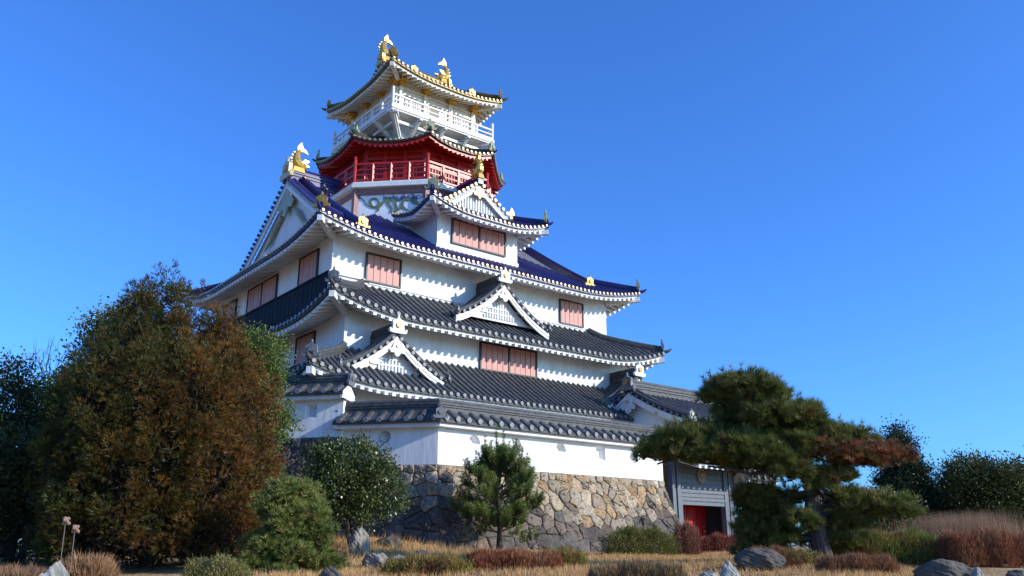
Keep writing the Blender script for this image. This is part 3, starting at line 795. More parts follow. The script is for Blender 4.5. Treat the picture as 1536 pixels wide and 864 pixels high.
# painted dragon on the octagon face between the front and the left (flat relief on the wall)
Pd = octa(5.885); a, b = np.array(Pd[4]), np.array(Pd[5]); dd = (b-a)/np.linalg.norm(b-a); nn = np.array((dd[1], -dd[0])); Ls = np.linalg.norm(b-a)
def dp(x, z, h=.0):
    z = 24.62-(24.5-z)*.72; q = a+dd*(x*Ls)+nn*(.012+h); return Vector((q[0], q[1], z))
def ribbon(mb, pts, wid, h=.02):
    pts = [Vector((p[0]*Ls, p[1])) for p in pts]
    L_, R_ = [], []
    for i, p in enumerate(pts):
        t = (pts[min(i+1, len(pts)-1)]-pts[max(i-1, 0)]).normalized(); nv = Vector((-t.y, t.x))*wid[i]/2
        L_.append(p+nv); R_.append(p-nv)
    for i in range(len(pts)-1):
        f = [dp(q.x/Ls, q.y) for q in (R_[i], R_[i+1], L_[i+1], L_[i])]; g_ = [dp(q.x/Ls, q.y, h) for q in (R_[i], R_[i+1], L_[i+1], L_[i])]
        mb.hexa(f+g_)
def spline(pts, n=60):
    P = np.array(pts, float); t = np.linspace(0, len(P)-1, n); out = []
    for u_ in t:
        i = min(int(u_), len(P)-2); f = u_-i
        p0, p1, p2, p3 = P[max(i-1, 0)], P[i], P[i+1], P[min(i+2, len(P)-1)]
        out.append(.5*((2*p1)+(-p0+p2)*f+(2*p0-5*p1+4*p2-p3)*f*f+(-p0+3*p1-3*p2+p3)*f**3))
    return out
dr = MB()
body = spline([(.07, 24.35), (.12, 24.05), (.18, 23.55), (.28, 23.35), (.34, 23.75), (.28, 24.2), (.21, 24.0), (.24, 23.4), (.34, 23.35), (.42, 24.0), (.5, 24.2), (.56, 23.7), (.6, 23.0), (.66, 23.3), (.68, 23.9), (.76, 23.95), (.84, 23.7)])
ribbon(dr, body, list(np.concatenate([np.linspace(.06, .20, 20), np.full(28, .23), np.linspace(.23, .18, 12)])))
for leg in ([(.3, 23.4), (.33, 23.1), (.31, 22.85)], [(.46, 24.1), (.47, 23.6), (.52, 23.1), (.5, 22.7)], [(.6, 23.0), (.56, 22.75), (.62, 22.55)], [(.66, 23.3), (.72, 23.0), (.76, 22.9)]):
    ribbon(dr, spline(leg, 10), list(np.linspace(.3, .1, 10)), .016)
ribbon(dr, [(.8, 23.85), (.86, 23.6), (.91, 23.3)], [.3, .42, .12], .018)
keep.part('painted_dragon', dr, M['painted_green'], ow, label='green dragon painted on the pale octagon wall')
mn = MB()
for k in range(22):
    x0 = .40+.022*k; z0 = 24.25-.3*abs(math.sin(k*.5)); ribbon(mn, [(x0, z0-.15), (x0+.006, z0+.1), (x0+.03*random.uniform(-1, 1), z0+.32+.1*random.random())], [.09, .07, .02], .012)
for p in ([(.8, 24.0), (.86, 24.25), (.93, 24.35)], [(.82, 24.0), (.9, 24.05), (.96, 24.25)], [(.72, 24.0), (.74, 24.3), (.79, 24.5)], [(.07, 24.35), (.04, 24.5), (.07, 24.6)], [(.07, 24.35), (.03, 24.25), (.04, 24.05)], [(.88, 23.4), (.94, 23.5), (.97, 23.75)]):
    wk_ = MB(); ribbon(wk_, spline(p, 8), list(np.linspace(.13, .03, 8)), .013); keep.part('painted_whisker', wk_, M['painted_purple'], ow)
keep.part('painted_mane', mn, M['painted_purple'], ow)

# ================================================================ fast numpy meshes
def fast(name, V, F, mats, parent=None, col=None, smooth=False, fmat=None):
    V = np.ascontiguousarray(V, np.float32); F = np.ascontiguousarray(F, np.int32); k = F.shape[1]
    me = bpy.data.meshes.new(name)
    me.vertices.add(len(V)); me.vertices.foreach_set('co', V.ravel())
    me.loops.add(F.size); me.loops.foreach_set('vertex_index', F.ravel())
    me.polygons.add(len(F)); me.polygons.foreach_set('loop_start', np.arange(0, F.size, k, dtype=np.int32)); me.polygons.foreach_set('loop_total', np.full(len(F), k, np.int32))
    me.update(calc_edges=True)
    for m in (mats if isinstance(mats, (list, tuple)) else [mats]): me.materials.append(m)
    if col is not None:
        at = me.color_attributes.new('col', 'FLOAT_COLOR', 'POINT')
        c4 = np.ones((len(V), 4), np.float32); c4[:, :3] = col; at.data.foreach_set('color', c4.ravel())
    if smooth: me.polygons.foreach_set('use_smooth', [True]*len(F))
    o = bpy.data.objects.new(name, me); COL.objects.link(o)
    if parent is not None: o.parent = parent
    return o
def unit(a): return a/np.maximum(np.linalg.norm(a, axis=-1, keepdims=True), 1e-9)
def rdir(n): return unit(rng.normal(size=(n, 3)))
def blades(C, N, m, L, w, spread, col, jit=.25, droop=0.0):
    """m thin triangles from each point C, spread round direction N"""
    n = len(C); C = np.repeat(C, m, 0); D = unit(np.repeat(N, m, 0)+spread*rdir(n*m)); l = L*(1-jit+2*jit*rng.random((n*m, 1)))
    D[:, 2] -= droop; D = unit(D)
    S = unit(np.cross(D, rdir(n*m)))*w/2
    V = np.stack([C-S, C+S, C+D*l], 1).reshape(-1, 3)
    c = np.repeat(np.repeat(col, m, 0)*(1+.25*(rng.random((n*m, 1))-.5)), 3, 0)
    return V, np.arange(len(V)).reshape(-1, 3), c
def leaves(C, N, l, w, spread, col, jit=.3):
    n = len(C); D = unit(N+spread*rdir(n)); S = unit(np.cross(D, rdir(n))); U_ = np.cross(S, D)
    ll = l*(1-jit+2*jit*rng.random((n, 1))); ww = w*(1-jit+2*jit*rng.random((n, 1)))
    V = np.stack([C, C+D*ll*.5+S*ww*.5+U_*ww*.12, C+D*ll, C+D*ll*.5-S*ww*.5+U_*ww*.12], 1).reshape(-1, 3)
    c = np.repeat(col*(1+.3*(rng.random((n, 1))-.5)), 4, 0)
    return V, np.arange(len(V)).reshape(-1, 4), c
def pal(n, cols, wts=None):
    cols = np.array(cols, float); i = rng.choice(len(cols), n, p=wts); return cols[i]
def cat3(parts):
    Vs, Fs, Cs, b = [], [], [], 0
    for V, F, c in parts: Vs.append(V); Fs.append(F+b); Cs.append(c); b += len(V)
    return np.concatenate(Vs), np.concatenate(Fs), np.concatenate(Cs)

# ================================================================ stone walls (cells of a Voronoi pattern, one stone each)
def voronoi(pts, W, H, wt):
    pts = np.array(pts); cells = []
    for k, p in enumerate(pts):
        d = pts-p; dist = (d**2).sum(1); order = np.argsort(dist)[1:26]
        poly = [(0, 0), (W, 0), (W, H), (0, H)]
        for j in order:
            m = p+d[j]*np.clip(.5+(wt[k]-wt[j])/(2*dist[j]+1e-6), .2, .8); nx, ny = d[j]
            out = []
            for a in range(len(poly)):
                A, B = poly[a], poly[(a+1) % len(poly)]
                fa = (A[0]-m[0])*nx+(A[1]-m[1])*ny; fb = (B[0]-m[0])*nx+(B[1]-m[1])*ny
                if fa <= 0: out.append(A)
                if fa*fb < 0: t = fa/(fa-fb); out.append((A[0]+(B[0]-A[0])*t, A[1]+(B[1]-A[1])*t))
            poly = out
            if len(poly) < 3: break
        cells.append(poly if len(poly) >= 3 else None)
    return cells
def stone_wall(name, path, zt, zb, batter, label, seed, dark_below, thick=2.0, top_row=True, size=.74):
    """path: top edge in castle coords (u,v), outward on the right-hand side when walking along it"""
    rs = np.random.default_rng(seed); path = np.array(path, float)
    d = unit(path[1:]-path[:-1]); nr = np.stack([d[:, 1], -d[:, 0]], 1)
    mit = [nr[0]]
    for k in range(1, len(nr)): b = nr[k-1]+nr[k]; mit.append(b/(1+nr[k-1]@nr[k]))
    mit.append(nr[-1]); mit = np.array(mit)
    Hh = zt-zb
    def P(k, f, t, h):
        q = path[k]*(1-f)+path[k+1]*f; m_ = mit[k]*(1-f)+mit[k+1]*f
        q = q+m_*(batter*(t**1.35))+nr[k]*h
        return (q[0], q[1], zt-Hh*t)
    base = (*path[len(path)//2], zb)
    T = Thing(name, base, label, 'stone wall')
    V = []; F = []; Cc = []
    for k in range(len(d)):
        Ls = np.linalg.norm(path[k+1]-path[k]); pts = []
        z = 0
        if top_row:   # a row of small capping stones
            x = .2
            while x < Ls-.1: pts.append((x, .16+.05*rs.random())); x += .36+.22*rs.random()
            z = .42
        row = 0
        while z < Hh:
            sz = size*(.72+.5*z/Hh); x = sz*.5*rs.random()
            while x < Ls:
                s_ = sz*(.65+.9*rs.random()); pts.append((min(x+s_*.5, Ls-.02), min(z+sz*.42+sz*.42*(rs.random()-.5)*1.5, Hh-.02))); x += s_
            z += sz*.8; row += 1
        ex = rs.random((int(len(pts)*.7), 2))*[Ls, Hh]; pts += [tuple(e_) for e_ in ex if min((e_[0]-p_[0])**2+(e_[1]-p_[1])**2 for p_ in pts) > .07]
        for c, (px, pz) in zip(voronoi(pts, Ls, Hh, [.16*rs.random()**2*(0 if q[1] < .4 else 1) for q in pts]), pts):
            if c is None: continue
            c = np.array(c); ctr = c.mean(0)
            # soften the corners
            q = []
            for a in range(len(c)):
                A, B = c[a], c[(a+1) % len(c)]
                q.append(A*.90+B*.10); q.append(A*.5+B*.5+rs.normal(size=2)*.012); q.append(A*.10+B*.90)
            q = np.array(q); r = np.sqrt(((q-ctr)**2).sum(1)).mean()
            g = max(.02, 1-.011/max(r, .05)) if r > .06 else .5
            q = ctr+(q-ctr)*min(g, 1)
            bul = .03+.06*rs.random()+.03*r; tilt = rs.normal(size=2)*.10
            zc = zt-ctr[1]-(1.0*max(0, 1-ctr[0]/5.5) if k == 1 and seed == 3 else 0)  # dark stones reach higher at left: the pine's shadow put into the colours
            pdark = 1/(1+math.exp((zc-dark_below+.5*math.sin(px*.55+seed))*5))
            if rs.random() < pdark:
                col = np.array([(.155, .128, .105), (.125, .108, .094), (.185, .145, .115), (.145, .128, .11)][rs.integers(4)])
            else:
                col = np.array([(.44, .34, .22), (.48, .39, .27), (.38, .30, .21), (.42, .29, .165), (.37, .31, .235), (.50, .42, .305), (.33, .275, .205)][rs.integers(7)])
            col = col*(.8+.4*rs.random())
            n = len(q); b0 = len(V)
            rings = [(1.0, -.12), (1.0, .01), (.94, bul*.7), (.72, bul), (.38, bul*1.05)]
            for sc, h in rings:
                for s_, zz in ctr+(q-ctr)*sc:
                    hh = h+(0 if sc == 1 else (s_-ctr[0])*tilt[0]+(zz-ctr[1])*tilt[1]+(.04 if sc < .9 else .018)*rs.normal())
                    V.append(P(k, min(max(s_/Ls, 0), 1), min(max(zz/Hh, 0), 1), hh)); Cc.append(col)
            V.append(P(k, ctr[0]/Ls, ctr[1]/Hh, bul*1.02)); Cc.append(col)
            for j in range(4):
                for a in range(n):
                    F.append((b0+j*n+a, b0+j*n+(a+1) % n, b0+(j+1)*n+(a+1) % n)); F.append((b0+j*n+a, b0+(j+1)*n+(a+1) % n, b0+(j+1)*n+a))
            for a in range(n): F.append((b0+4*n+a, b0+4*n+(a+1) % n, b0+5*n))
    V = np.array(V)-np.array(base)
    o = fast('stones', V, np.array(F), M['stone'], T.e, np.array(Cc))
    bk = MB()
    for k in range(len(d)):
        for j in range(8):
            t0, t1 = j/8, (j+1)/8
            bk.quad(P(k, 0, t0, -.07), P(k, 1, t0, -.07), P(k, 1, t1, -.07), P(k, 0, t1, -.07))
        bk.add([P(k, 0, 0, -.07), P(k, 1, 0, -.07), tuple(np.array(P(k, 1, 0, -.07))-np.array((*nr[k]*thick, 0))), tuple(np.array(P(k, 0, 0, -.07))-np.array((*nr[k]*thick, 0)))], [(0, 1, 2, 3)])
    T.part('backing', bk, M['mortar'])
    return T

# low front wall: angled left section, front section
LW = [(-2.15, -6.42), (.78, -10.0), (15.55, -10.0)]
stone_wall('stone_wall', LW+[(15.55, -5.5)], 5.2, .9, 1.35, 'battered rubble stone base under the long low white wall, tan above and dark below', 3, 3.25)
def path_wall(T, path, z0, z1, th, name='plaster', holes=()):
    path = np.array(path, float); d = unit(path[1:]-path[:-1]); nr = np.stack([d[:, 1], -d[:, 0]], 1)
    mit = [nr[0]]
    for k in range(1, len(nr)): b = nr[k-1]+nr[k]; mit.append(b/(1+nr[k-1]@nr[k]))
    mit.append(nr[-1]); inner = path-np.array(mit)*th
    mb = MB()
    for k in range(len(d)):
        a, b, c, e = path[k], path[k+1], inner[k+1], inner[k]
        fs = [(3, 2, 1, 0), (4, 5, 6, 7), (0, 1, 5, 4), (2, 3, 7, 6)]
        if k == 0: fs.append((3, 0, 4, 7))
        if k == len(d)-1: fs.append((1, 2, 6, 5))
        mb.add([(*a, z0), (*b, z0), (*c, z0), (*e, z0), (*a, z1), (*b, z1), (*c, z1), (*e, z1)], fs)
    # weld the joints
    o = T.part(name, mb, M['white'])
    bm = bmesh.new(); bm.from_mesh(o.data); bmesh.ops.remove_doubles(bm, verts=bm.verts, dist=.0005); bmesh.ops.recalc_face_normals(bm, faces=bm.faces); bm.to_mesh(o.data); bm.free()
    if holes:
        cut = MB()
        for (kind, k, s_, z, r) in holes:
            L_ = np.linalg.norm(path[k+1]-path[k]); c = path[k]+d[k]*s_
            if kind == 'round': poly = [(r*math.cos(t), r*math.sin(t)) for t in np.linspace(0, 2*math.pi, 17)[:-1]]
            elif kind == 'half': poly = [(r*math.cos(t), r*1.25*math.sin(t)-r*.5) for t in np.linspace(0, math.pi, 11)]
            elif kind == 'tri': poly = [(-r, -r*.8), (r, -r*.8), (0, r*1.1)]
            else: poly = [(-r*.8, -r*.9), (r*.8, -r*.9), (r*.8, r*.9), (-r*.8, r*.9)]
            n2 = nr[k]
            n_ = len(poly); A = []; B = []
            for x, y in poly:
                q = c+d[k]*x*1.15+n2*.06; A.append((q[0], q[1], z+y*1.15)); q = c+d[k]*x*.55-n2*.30; B.append((q[0], q[1], z+y*.55))
            cut.add(A+B, [tuple(range(n_-1, -1, -1)), tuple(range(n_, 2*n_))]+[(i, (i+1) % n_, n_+(i+1) % n_, n_+i) for i in range(n_)])
        co = T.part('cutter', cut, M['white'])
        md = o.modifiers.new('loopholes', 'BOOLEAN'); md.object = co; md.operation = 'DIFFERENCE'; md.solver = 'EXACT'
        dg = bpy.context.evaluated_depsgraph_get(); me = bpy.data.meshes.new_from_object(o.evaluated_get(dg))
        o.modifiers.clear(); old = o.data; o.data = me; bpy.data.meshes.remove(old)
        me.name = name; bpy.data.objects.remove(co)
    return path, d, nr, o
def coping(T, path, ze, over, th, rise_h, pitch=.6, ends=(True, True), endcap=True):
    """tiled coping along a wall: outer slope per segment with mitred corners, plain inner slope, ridge"""
    path = np.array(path, float); d = unit(path[1:]-path[:-1]); nr = np.stack([d[:, 1], -d[:, 0]], 1)
    RF = Roof(); Dd = over+th/2
    ris = lambda i: rise_h*(i/Dd)
    ang = [0.0]+[math.tan(math.acos(np.clip(d[k-1]@d[k], -1, 1))/2)*(1 if (d[k-1][0]*d[k][1]-d[k-1][1]*d[k][0]) > 0 else -1) for k in range(1, len(d))]+[0.0]
    rid = []
    for k in range(len(d)):
        mA, mB = ang[k], ang[k+1]
        A = path[k]-d[k]*over*max(mA, -9); B = path[k+1]+d[k]*over*max(mB, -9)
        A = path[k]-d[k]*(over*mA if k > 0 else .18); B = path[k+1]+d[k]*(over*mB if k < len(d)-1 else .18)
        hl = np.linalg.norm(B-A)/2; O = (A+B)/2+nr[k]*over
        RF.side(O, d[k], nr[k], hl, Dd, ze, ris, 0, 4, 3, mL=mA, mR=mB, over=over, pitch=pitch, raft=None, amp=.115, hf=.30, soff=0, nt=4, er=.125)
        A2 = path[k]-d[k]*(0 if k > 0 else .18); B2 = path[k+1]+d[k]*(0 if k < len(d)-1 else .18)
        hl2 = np.linalg.norm(B2-A2)/2; O2 = (A2+B2)/2-nr[k]*(th+over)
        RF.side(O2, -d[k], -nr[k], hl2, Dd, ze, ris, 0, 4, 3, mL=0, mR=0, over=over, pitch=pitch, raft=None, amp=.115, hf=.30, soff=0, nt=4, er=.125)
    mit = [nr[0]]
    for k in range(1, len(nr)): b = nr[k-1]+nr[k]; mit.append(b/(1+nr[k-1]@nr[k]))
    mit.append(nr[-1])
    pts = [path[k]-np.array(mit[k])*th/2 for k in range(len(path))]
    pts[0] = pts[0]-d[0]*.2; pts[-1] = pts[-1]+d[-1]*.2
    RF.ridge_line([(p[0], p[1], ze+rise_h+.02) for p in pts], .36, .3, .13)
    for p, f in ((pts[0], -d[0]), (pts[-1], d[-1])): RF.crest((p[0], p[1], ze+rise_h-.12), f, .6)
    for k in range(1, len(d)):
        p = path[k]+np.array(mit[k])*over*.9; q = pts[k]
        RF.ridge_line([(q[0], q[1], ze+rise_h+.05), (p[0], p[1], ze+.08)], .26, .16, .1); f = p-q; RF.crest((p[0], p[1], ze+.02), f, .5)
    # white gable ends of the coping
    for p, f in ((pts[0]+d[0]*.12, d[0]), (pts[-1]-d[-1]*.12, d[-1])):
        n_ = np.array((-f[1], f[0]))
        tm = MB(); RF.trims.append(tm); tm.prism([(-Dd+.1, -.30), (Dd-.1, -.30), (Dd-.1, -.02), (0, rise_h-.03), (-Dd+.1, -.02)], (p[0]-f[0]*.06, p[1]-f[1]*.06, ze), (n_[0], n_[1], 0), (0, 0, 1), (f[0], f[1], 0), .12)
    r = RF.emit(T, 'coping_roof', M['grey_tile'], M['tile_end'])
    return r
T = Thing('plaster_wall', (7, -9.75, 5.2), 'long low white plaster wall with loopholes on the tan stone base', 'wall', None)
hs = [('half', 1, 1.98, 6.4, .33), ('tri', 1, 4.57, 6.38, .38), ('half', 1, 7.3, 6.42, .33), ('rect', 1, 10.06, 6.36, .4), ('half', 1, 12.5, 6.3, .33), ('round', 0, 2.15, 6.45, .22)]
path_wall(T, LW, 5.2, 6.95, .5, holes=hs)
coping(T, LW, 7.12, .6, .5, .55)
mb = MB(); cpt = np.array(LW[0])+(np.array(LW[1])-np.array(LW[0]))/np.linalg.norm(np.array(LW[1])-np.array(LW[0]))*2.15
dd0 = unit(np.array(LW[1])-np.array(LW[0])); n0 = np.array((dd0[1], -dd0[0]))
ring = [Vector((*(cpt+dd0*.24*math.cos(t)+n0*.01), 6.45+.24*math.sin(t))) for t in np.linspace(0, 2*math.pi, 17)]
mb.tube(ring, .028, 6); T.part('loophole_rim', mb, M['rock_pale'])

# annex wall on the left, higher, turning back along the side
AW = [wk(-12.6, 42.6)[:2], wk(-10.95, 39.15)[:2], wk(-7.72, 38.5)[:2]]
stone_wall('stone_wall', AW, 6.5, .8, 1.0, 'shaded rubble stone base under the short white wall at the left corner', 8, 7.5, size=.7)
T = Thing('plaster_wall', (*AW[1], 6.5), 'short white plaster wall in shade below the left corner of the lowest roof', 'wall')
path_wall(T, AW, 6.5, 8.32, .5, holes=[('rect', 1, 1.72, 7.72, .34)])
coping(T, AW, 8.5, .6, .5, .5)

# ================================================================ gatehouse on the right
G = Thing('gatehouse', (21, -8, 1.4), 'grey timber gatehouse with red door and tiled gable roof right of the stone base', 'gatehouse')
gb = gable(G, (17.5, -5.8, 10.95), (-1, 0), (0, 1), 4.85, 2.25, 10.5, M['grey_tile'], M['tile_end'], name='roof', concave=.35, crest_sc=.9, wall_drop=2.2, lattice=False, orn=M['tile_end'], ridge_h=.5, gegyo_sc=1.25)
RF = Roof(); RF.ridge_line([(17.0, -8.9, 9.55+.1), (17.05, -7.6, 10.05), (17.1, -6.3, 10.75)], .3, .2, .12)
eb = MB()
for sg in (-1, 1):
    eb.add([(17.7, -5.8+sg*4.8, 8.58), (27.8, -5.8+sg*4.8, 8.58), (27.8, -5.8+sg*2.2, 9.1), (17.7, -5.8+sg*2.2, 9.1), (17.7, -5.8+sg*4.8, 8.7), (27.8, -5.8+sg*4.8, 8.7), (27.8, -5.8+sg*2.2, 9.25), (17.7, -5.8+sg*2.2, 9.25)],
           [(0, 1, 2, 3), (4, 5, 6, 7), (0, 1, 5, 4), (1, 2, 6, 5), (2, 3, 7, 6), (3, 0, 4, 7)])
G.part('eave', eb, M['white'])
mb = MB(); mb.box(18.2, 27.5, -8.0, -3.4, 6.86, 9.15); G.part('wall', mb, M['white'])
GV = -8.2
for a, b in ((18.2, 18.48), (18.62, 19.0), (22.95, 23.32), (23.42, 23.75)):
    mb = MB(); mb.box(a, b, GV-.15, GV+.2, 1.2, 6.95); mb.box(a-.03, b+.03, GV-.18, GV-.151, 1.3, 1.9); G.part('post', mb, M['gate'])
# small tiled pent roof over the gate
RF = Roof(); RF.side((21.3, -10.5), (1, 0), (0, -1), 3.3, 2.3, 6.42, lambda i: .42*i, mL=0, mR=0, over=1.6, pitch=.45, raft=.5, hf=.25, soff=.3, nt=4)
RF.emit(G, 'pent_roof', M['grey_tile'], M['tile_end'])
mb = MB()
for k in range(4): mb.box(19.0, 22.95, GV-.1-.03*(k % 2), GV+.15, 4.12+.23*k, 4.12+.23*k+.2)
G.part('lintel', mb, M['gate'])
mb = MB()
for k in range(6): mb.box(18.48, 22.95, GV-.02-.015*(k % 2), GV+.12, 5.05+.3*k, 5.05+.3*k+.285)
mb.box(23.75, 25.2, GV-.02, GV+.1, 4.2, 6.85); G.part('panel', mb, M['gate'])
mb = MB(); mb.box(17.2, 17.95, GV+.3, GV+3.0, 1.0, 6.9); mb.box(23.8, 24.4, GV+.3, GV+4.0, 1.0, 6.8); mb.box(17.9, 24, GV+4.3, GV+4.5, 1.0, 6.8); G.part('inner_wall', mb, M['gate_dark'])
mb = MB()
for k in range(5): mb.box(20.95+.44*k, 20.95+.44*k+.425, -6.62-.02*(k % 2), -6.5, 1.3, 4.3)
dr_ = G.part('door', mb, M['red_door'])
mb = MB(); mb.cyl((22.9, -6.62, 2.7), (22.9, -6.75, 2.7), .06, 8); mb.cyl((22.9, -6.62, 3.0), (22.9, -6.7, 3.0), .05, 8); G.part('door_knob', mb, M['gold_pale'], dr_)
mb = MB(); mb.prism([(.36*math.cos(t)*(1+.06*math.cos(8*t)), .46*math.sin(t)*(1+.06*math.cos(8*t))) for t in np.linspace(0, 2*math.pi, 41)[:-1]], (20.9, GV-.05, 5.85), (1, 0, 0), (0, 0, 1), (0, -1, 0), .1); mb.cyl((20.9, GV-.14, 5.85), (20.9, GV-.2, 5.85), .2, 12)
G.part('emblem', mb, mat('weathered_tan_wood', (.32, .25, .15), .7, col2=(.20, .15, .09), scale=5))
stone_wall('stone_wall', [(24.3, -8.9), (27.0, -8.9)], 4.9, 1.0, .9, 'rubble stone base right of the gatehouse, half hidden by the big pine', 21, 2.5)
T = Thing('plaster_wall', (25.6, -8.6, 4.9), 'white plaster wall right of the gatehouse behind the big pine', 'wall')
path_wall(T, [(24.3, -8.9), (27.0, -8.9)], 4.9, 5.7, .5); coping(T, [(24.3, -8.9), (27.0, -8.9)], 5.85, .5, .5, .45)

# ================================================================ vegetation
GREENS = [(.035, .065, .018), (.05, .085, .022), (.065, .10, .03), (.03, .05, .016)]
def limb_mesh(mb, p, q, r0, r1, bend=.15, n=7, k=6):
    p, q = Vector(p), Vector(q); L = (q-p).length; w = Vector(rng.normal(size=3))*bend*L*.25
    pts = [p.lerp(q, t)+w*math.sin(math.pi*t)+Vector(rng.normal(size=3))*L*.012 for t in np.linspace(0, 1, k)]
    mb.tube(pts, list(np.linspace(r0, r1, k)), n); return pts
GROUPS = dict(evergreen_tree='evergreen trees around the castle', red_hedge='red hedges in the garden', clipped_hedge='clipped green hedges in the garden', dry_shrub='dry twiggy shrubs in the garden',
              red_shrub='low red shrubs in the garden', olive_shrub='low olive shrubs in the garden')
def plant(name, label, cat, x, y, group=None, z=None):
    group = group or GROUPS.get(name)
    e = empty(name, (x, y, float(gz(x, y)) if z is None else z), 0, label, cat, group); e['kind'] = 'thing'; return e
def rel(e, V): return V-np.array(e.location)
def clump_points(lobes, n, depth=.35, rough=.09):
    """points near the surfaces of ellipsoid lobes [(cx,cy,cz,rx,ry,rz)], only those not deep inside another lobe"""
    lobes = np.array(lobes, float); area = (lobes[:, 3]*lobes[:, 5]); i = rng.choice(len(lobes), int(n*1.7), p=area/area.sum())
    d = rdir(len(i)); r = 1-depth*rng.random((len(i), 1))**1.6+rough*rng.normal(size=(len(i), 1))*.5
    P_ = lobes[i, :3]+d*lobes[i, 3:6]*r
    keepm = np.ones(len(i), bool)
    for k in range(len(lobes)):
        q = (P_-lobes[k, :3])/lobes[k, 3:6]; keepm &= (np.linalg.norm(q, axis=1) > .62) | (i == k)
    P_, d = P_[keepm][:n], d[keepm][:n]
    return P_, d

# --- big bronzed cryptomeria bush, front left
def cryptomeria():
    x0, y0 = -9.95, 24.5
    e = plant('cryptomeria_tree', 'big bushy conifer with bronzed brown green foliage left of the castle', 'tree', x0, y0)
    z0 = e.location.z
    mb = MB(); limb_mesh(mb, (x0, y0, z0-.2), (x0+.2, y0, 7.2), .3, .06, .05)
    for k in range(9):
        a = k*2.4; limb_mesh(mb, (x0, y0, z0+.3+.6*k), (x0+2.2*math.cos(a)*(1-k*.05), y0+2.2*math.sin(a)*(1-k*.05), z0+1.6+.72*k), .09, .02)
    mb.build('trunk', M['bark'], e, e.location)
    # lobes: leaders of different height
    lobes = []
    for (px, top, rad, dy) in [(-10.62, 9.8, .7, 0), (-9.35, 9.0, .7, -.2), (-8.5, 8.75, .65, .3), (-11.5, 9.3, .6, .4), (-12.15, 8.1, .7, .1), (-7.85, 7.5, .65, -.2), (-10.95, 8.7, .8, -.8), (-9.7, 8.1, .9, -.9), (-10.1, 9.3, .5, .3)]:
        lobes.append((px, y0+dy, top-.8, rad*.62, rad*.62, .95)); lobes.append((px, y0+dy, top-1.9, rad*1.15, rad*1.15, 1.4)); lobes.append((px, y0+dy, top-3.5, rad*1.6, rad*1.6, 1.8))
    for k in range(14):
        a = k*2*math.pi/14; q_ = 1+.12*math.sin(k*2.7)
        lobes.append((x0+2.4*q_*math.cos(a), y0+2.2*math.sin(a), 5.2+.5*math.sin(k*2.3), .95, .95, 1.7)); lobes.append((x0+.1+2.65*q_*math.cos(a+.2), y0+2.3*math.sin(a+.2), 3.4+.4*math.cos(k*1.7), .95, .95, 1.5)); lobes.append((x0+.1+2.35*math.cos(a+.1), y0+2.1*math.sin(a+.1), 1.95, 1.0, 1.0, 1.1))
    lobes = [(x0-.1+(l[0]-x0)*.86, l[1], l[2], l[3]*.9, *l[4:]) for l in lobes]
    C, d = clump_points(lobes, 2900, .24, .05)
    keep_ = C[:, 2] > z0+.25; C, d = C[keep_], d[keep_]
    # each clump: an upswept feathery plume of many short blades
    nT = 30; n = len(C)
    ax = unit(d*[1, 1, .35]+np.array([0, 0, .95])+.25*rng.normal(size=(n, 3)))
    t = rng.random((n, nT, 1)); q_ = rdir(n*nT).reshape(n, nT, 3); wdt = .21*np.sin(np.pi*np.clip(t*.85+.15, 0, 1))**.8
    T_ = C[:, None]+ax[:, None]*(t*.56-.22)+q_*wdt
    brown = np.clip(.34+.26*rng.normal(size=(n, 1))+.50*(C[:, 0:1]-x0)/3, 0, 1)  # random bronzing; extra towards the right puts the sunlit side into the colour
    g = np.array([.055, .070, .011]); b = np.array([.19, .078, .015]); col = (g*(1-brown)+b*brown)*(.45+.9*rng.random((n, 1)))
    col = np.repeat(col[:, None], nT, 1)
    aa = unit(np.repeat(ax[:, None], nT, 1)*.9+q_*.8).reshape(-1, 3)
    V, F, c = blades(T_.reshape(-1, 3), aa, 7, .14, .015, .5, col.reshape(-1, 3))
    fast('crown', rel(e, V), F, M['needle'], e, c)
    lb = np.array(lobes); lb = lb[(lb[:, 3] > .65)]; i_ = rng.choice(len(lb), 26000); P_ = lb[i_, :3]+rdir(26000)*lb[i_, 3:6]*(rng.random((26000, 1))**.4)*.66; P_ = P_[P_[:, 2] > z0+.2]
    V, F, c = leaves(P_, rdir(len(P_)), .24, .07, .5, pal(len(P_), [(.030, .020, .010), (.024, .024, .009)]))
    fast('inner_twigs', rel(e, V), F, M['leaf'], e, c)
cryptomeria()

def broadleaf(name, label, cat, x, y, lobes, nclump, per, l, w, cols, trunk=True, group=None, m='gloss_leaf', rad=.3, depth=.4, th=.22, z=None, cspread=.9):
    e = plant(name, label, cat, x, y, group, z); z0 = e.location.z
    lobes = np.array(lobes, float)
    if trunk:
        mb = MB()
        for k in range(3): limb_mesh(mb, (x+.1*k-.1, y, z0-.2), (lobes[:, 0].mean()+.3*(k-1), lobes[:, 1].mean()+.2*(k-1), lobes[:, 2].mean()+.3), th*(1-.25*k), th*.4)
        for L_ in lobes: limb_mesh(mb, (lobes[:, 0].mean(), lobes[:, 1].mean(), (z0+lobes[:, 2].mean())/2), L_[:3], th*.45, .03)
        mb.build('trunk', M['bark'], e, e.location)
    C, d = clump_points(lobes, nclump, depth)
    kp = C[:, 2] > z0+.15; C, d = C[kp], d[kp]; n = len(C)
    P_ = C[:, None]+rng.normal(size=(n, per, 3))*rad*np.array([1, 1, .8]); cc = pal(n, cols)*(.75+.5*rng.random((n, 1)))
    V, F, c = leaves(P_.reshape(-1, 3), unit(np.repeat(d, per, 0)*.8+np.array([0, 0, .35])), l, w, cspread, np.repeat(cc, per, 0))
    fast('crown', rel(e, V), F, M[m], e, c)
    return e
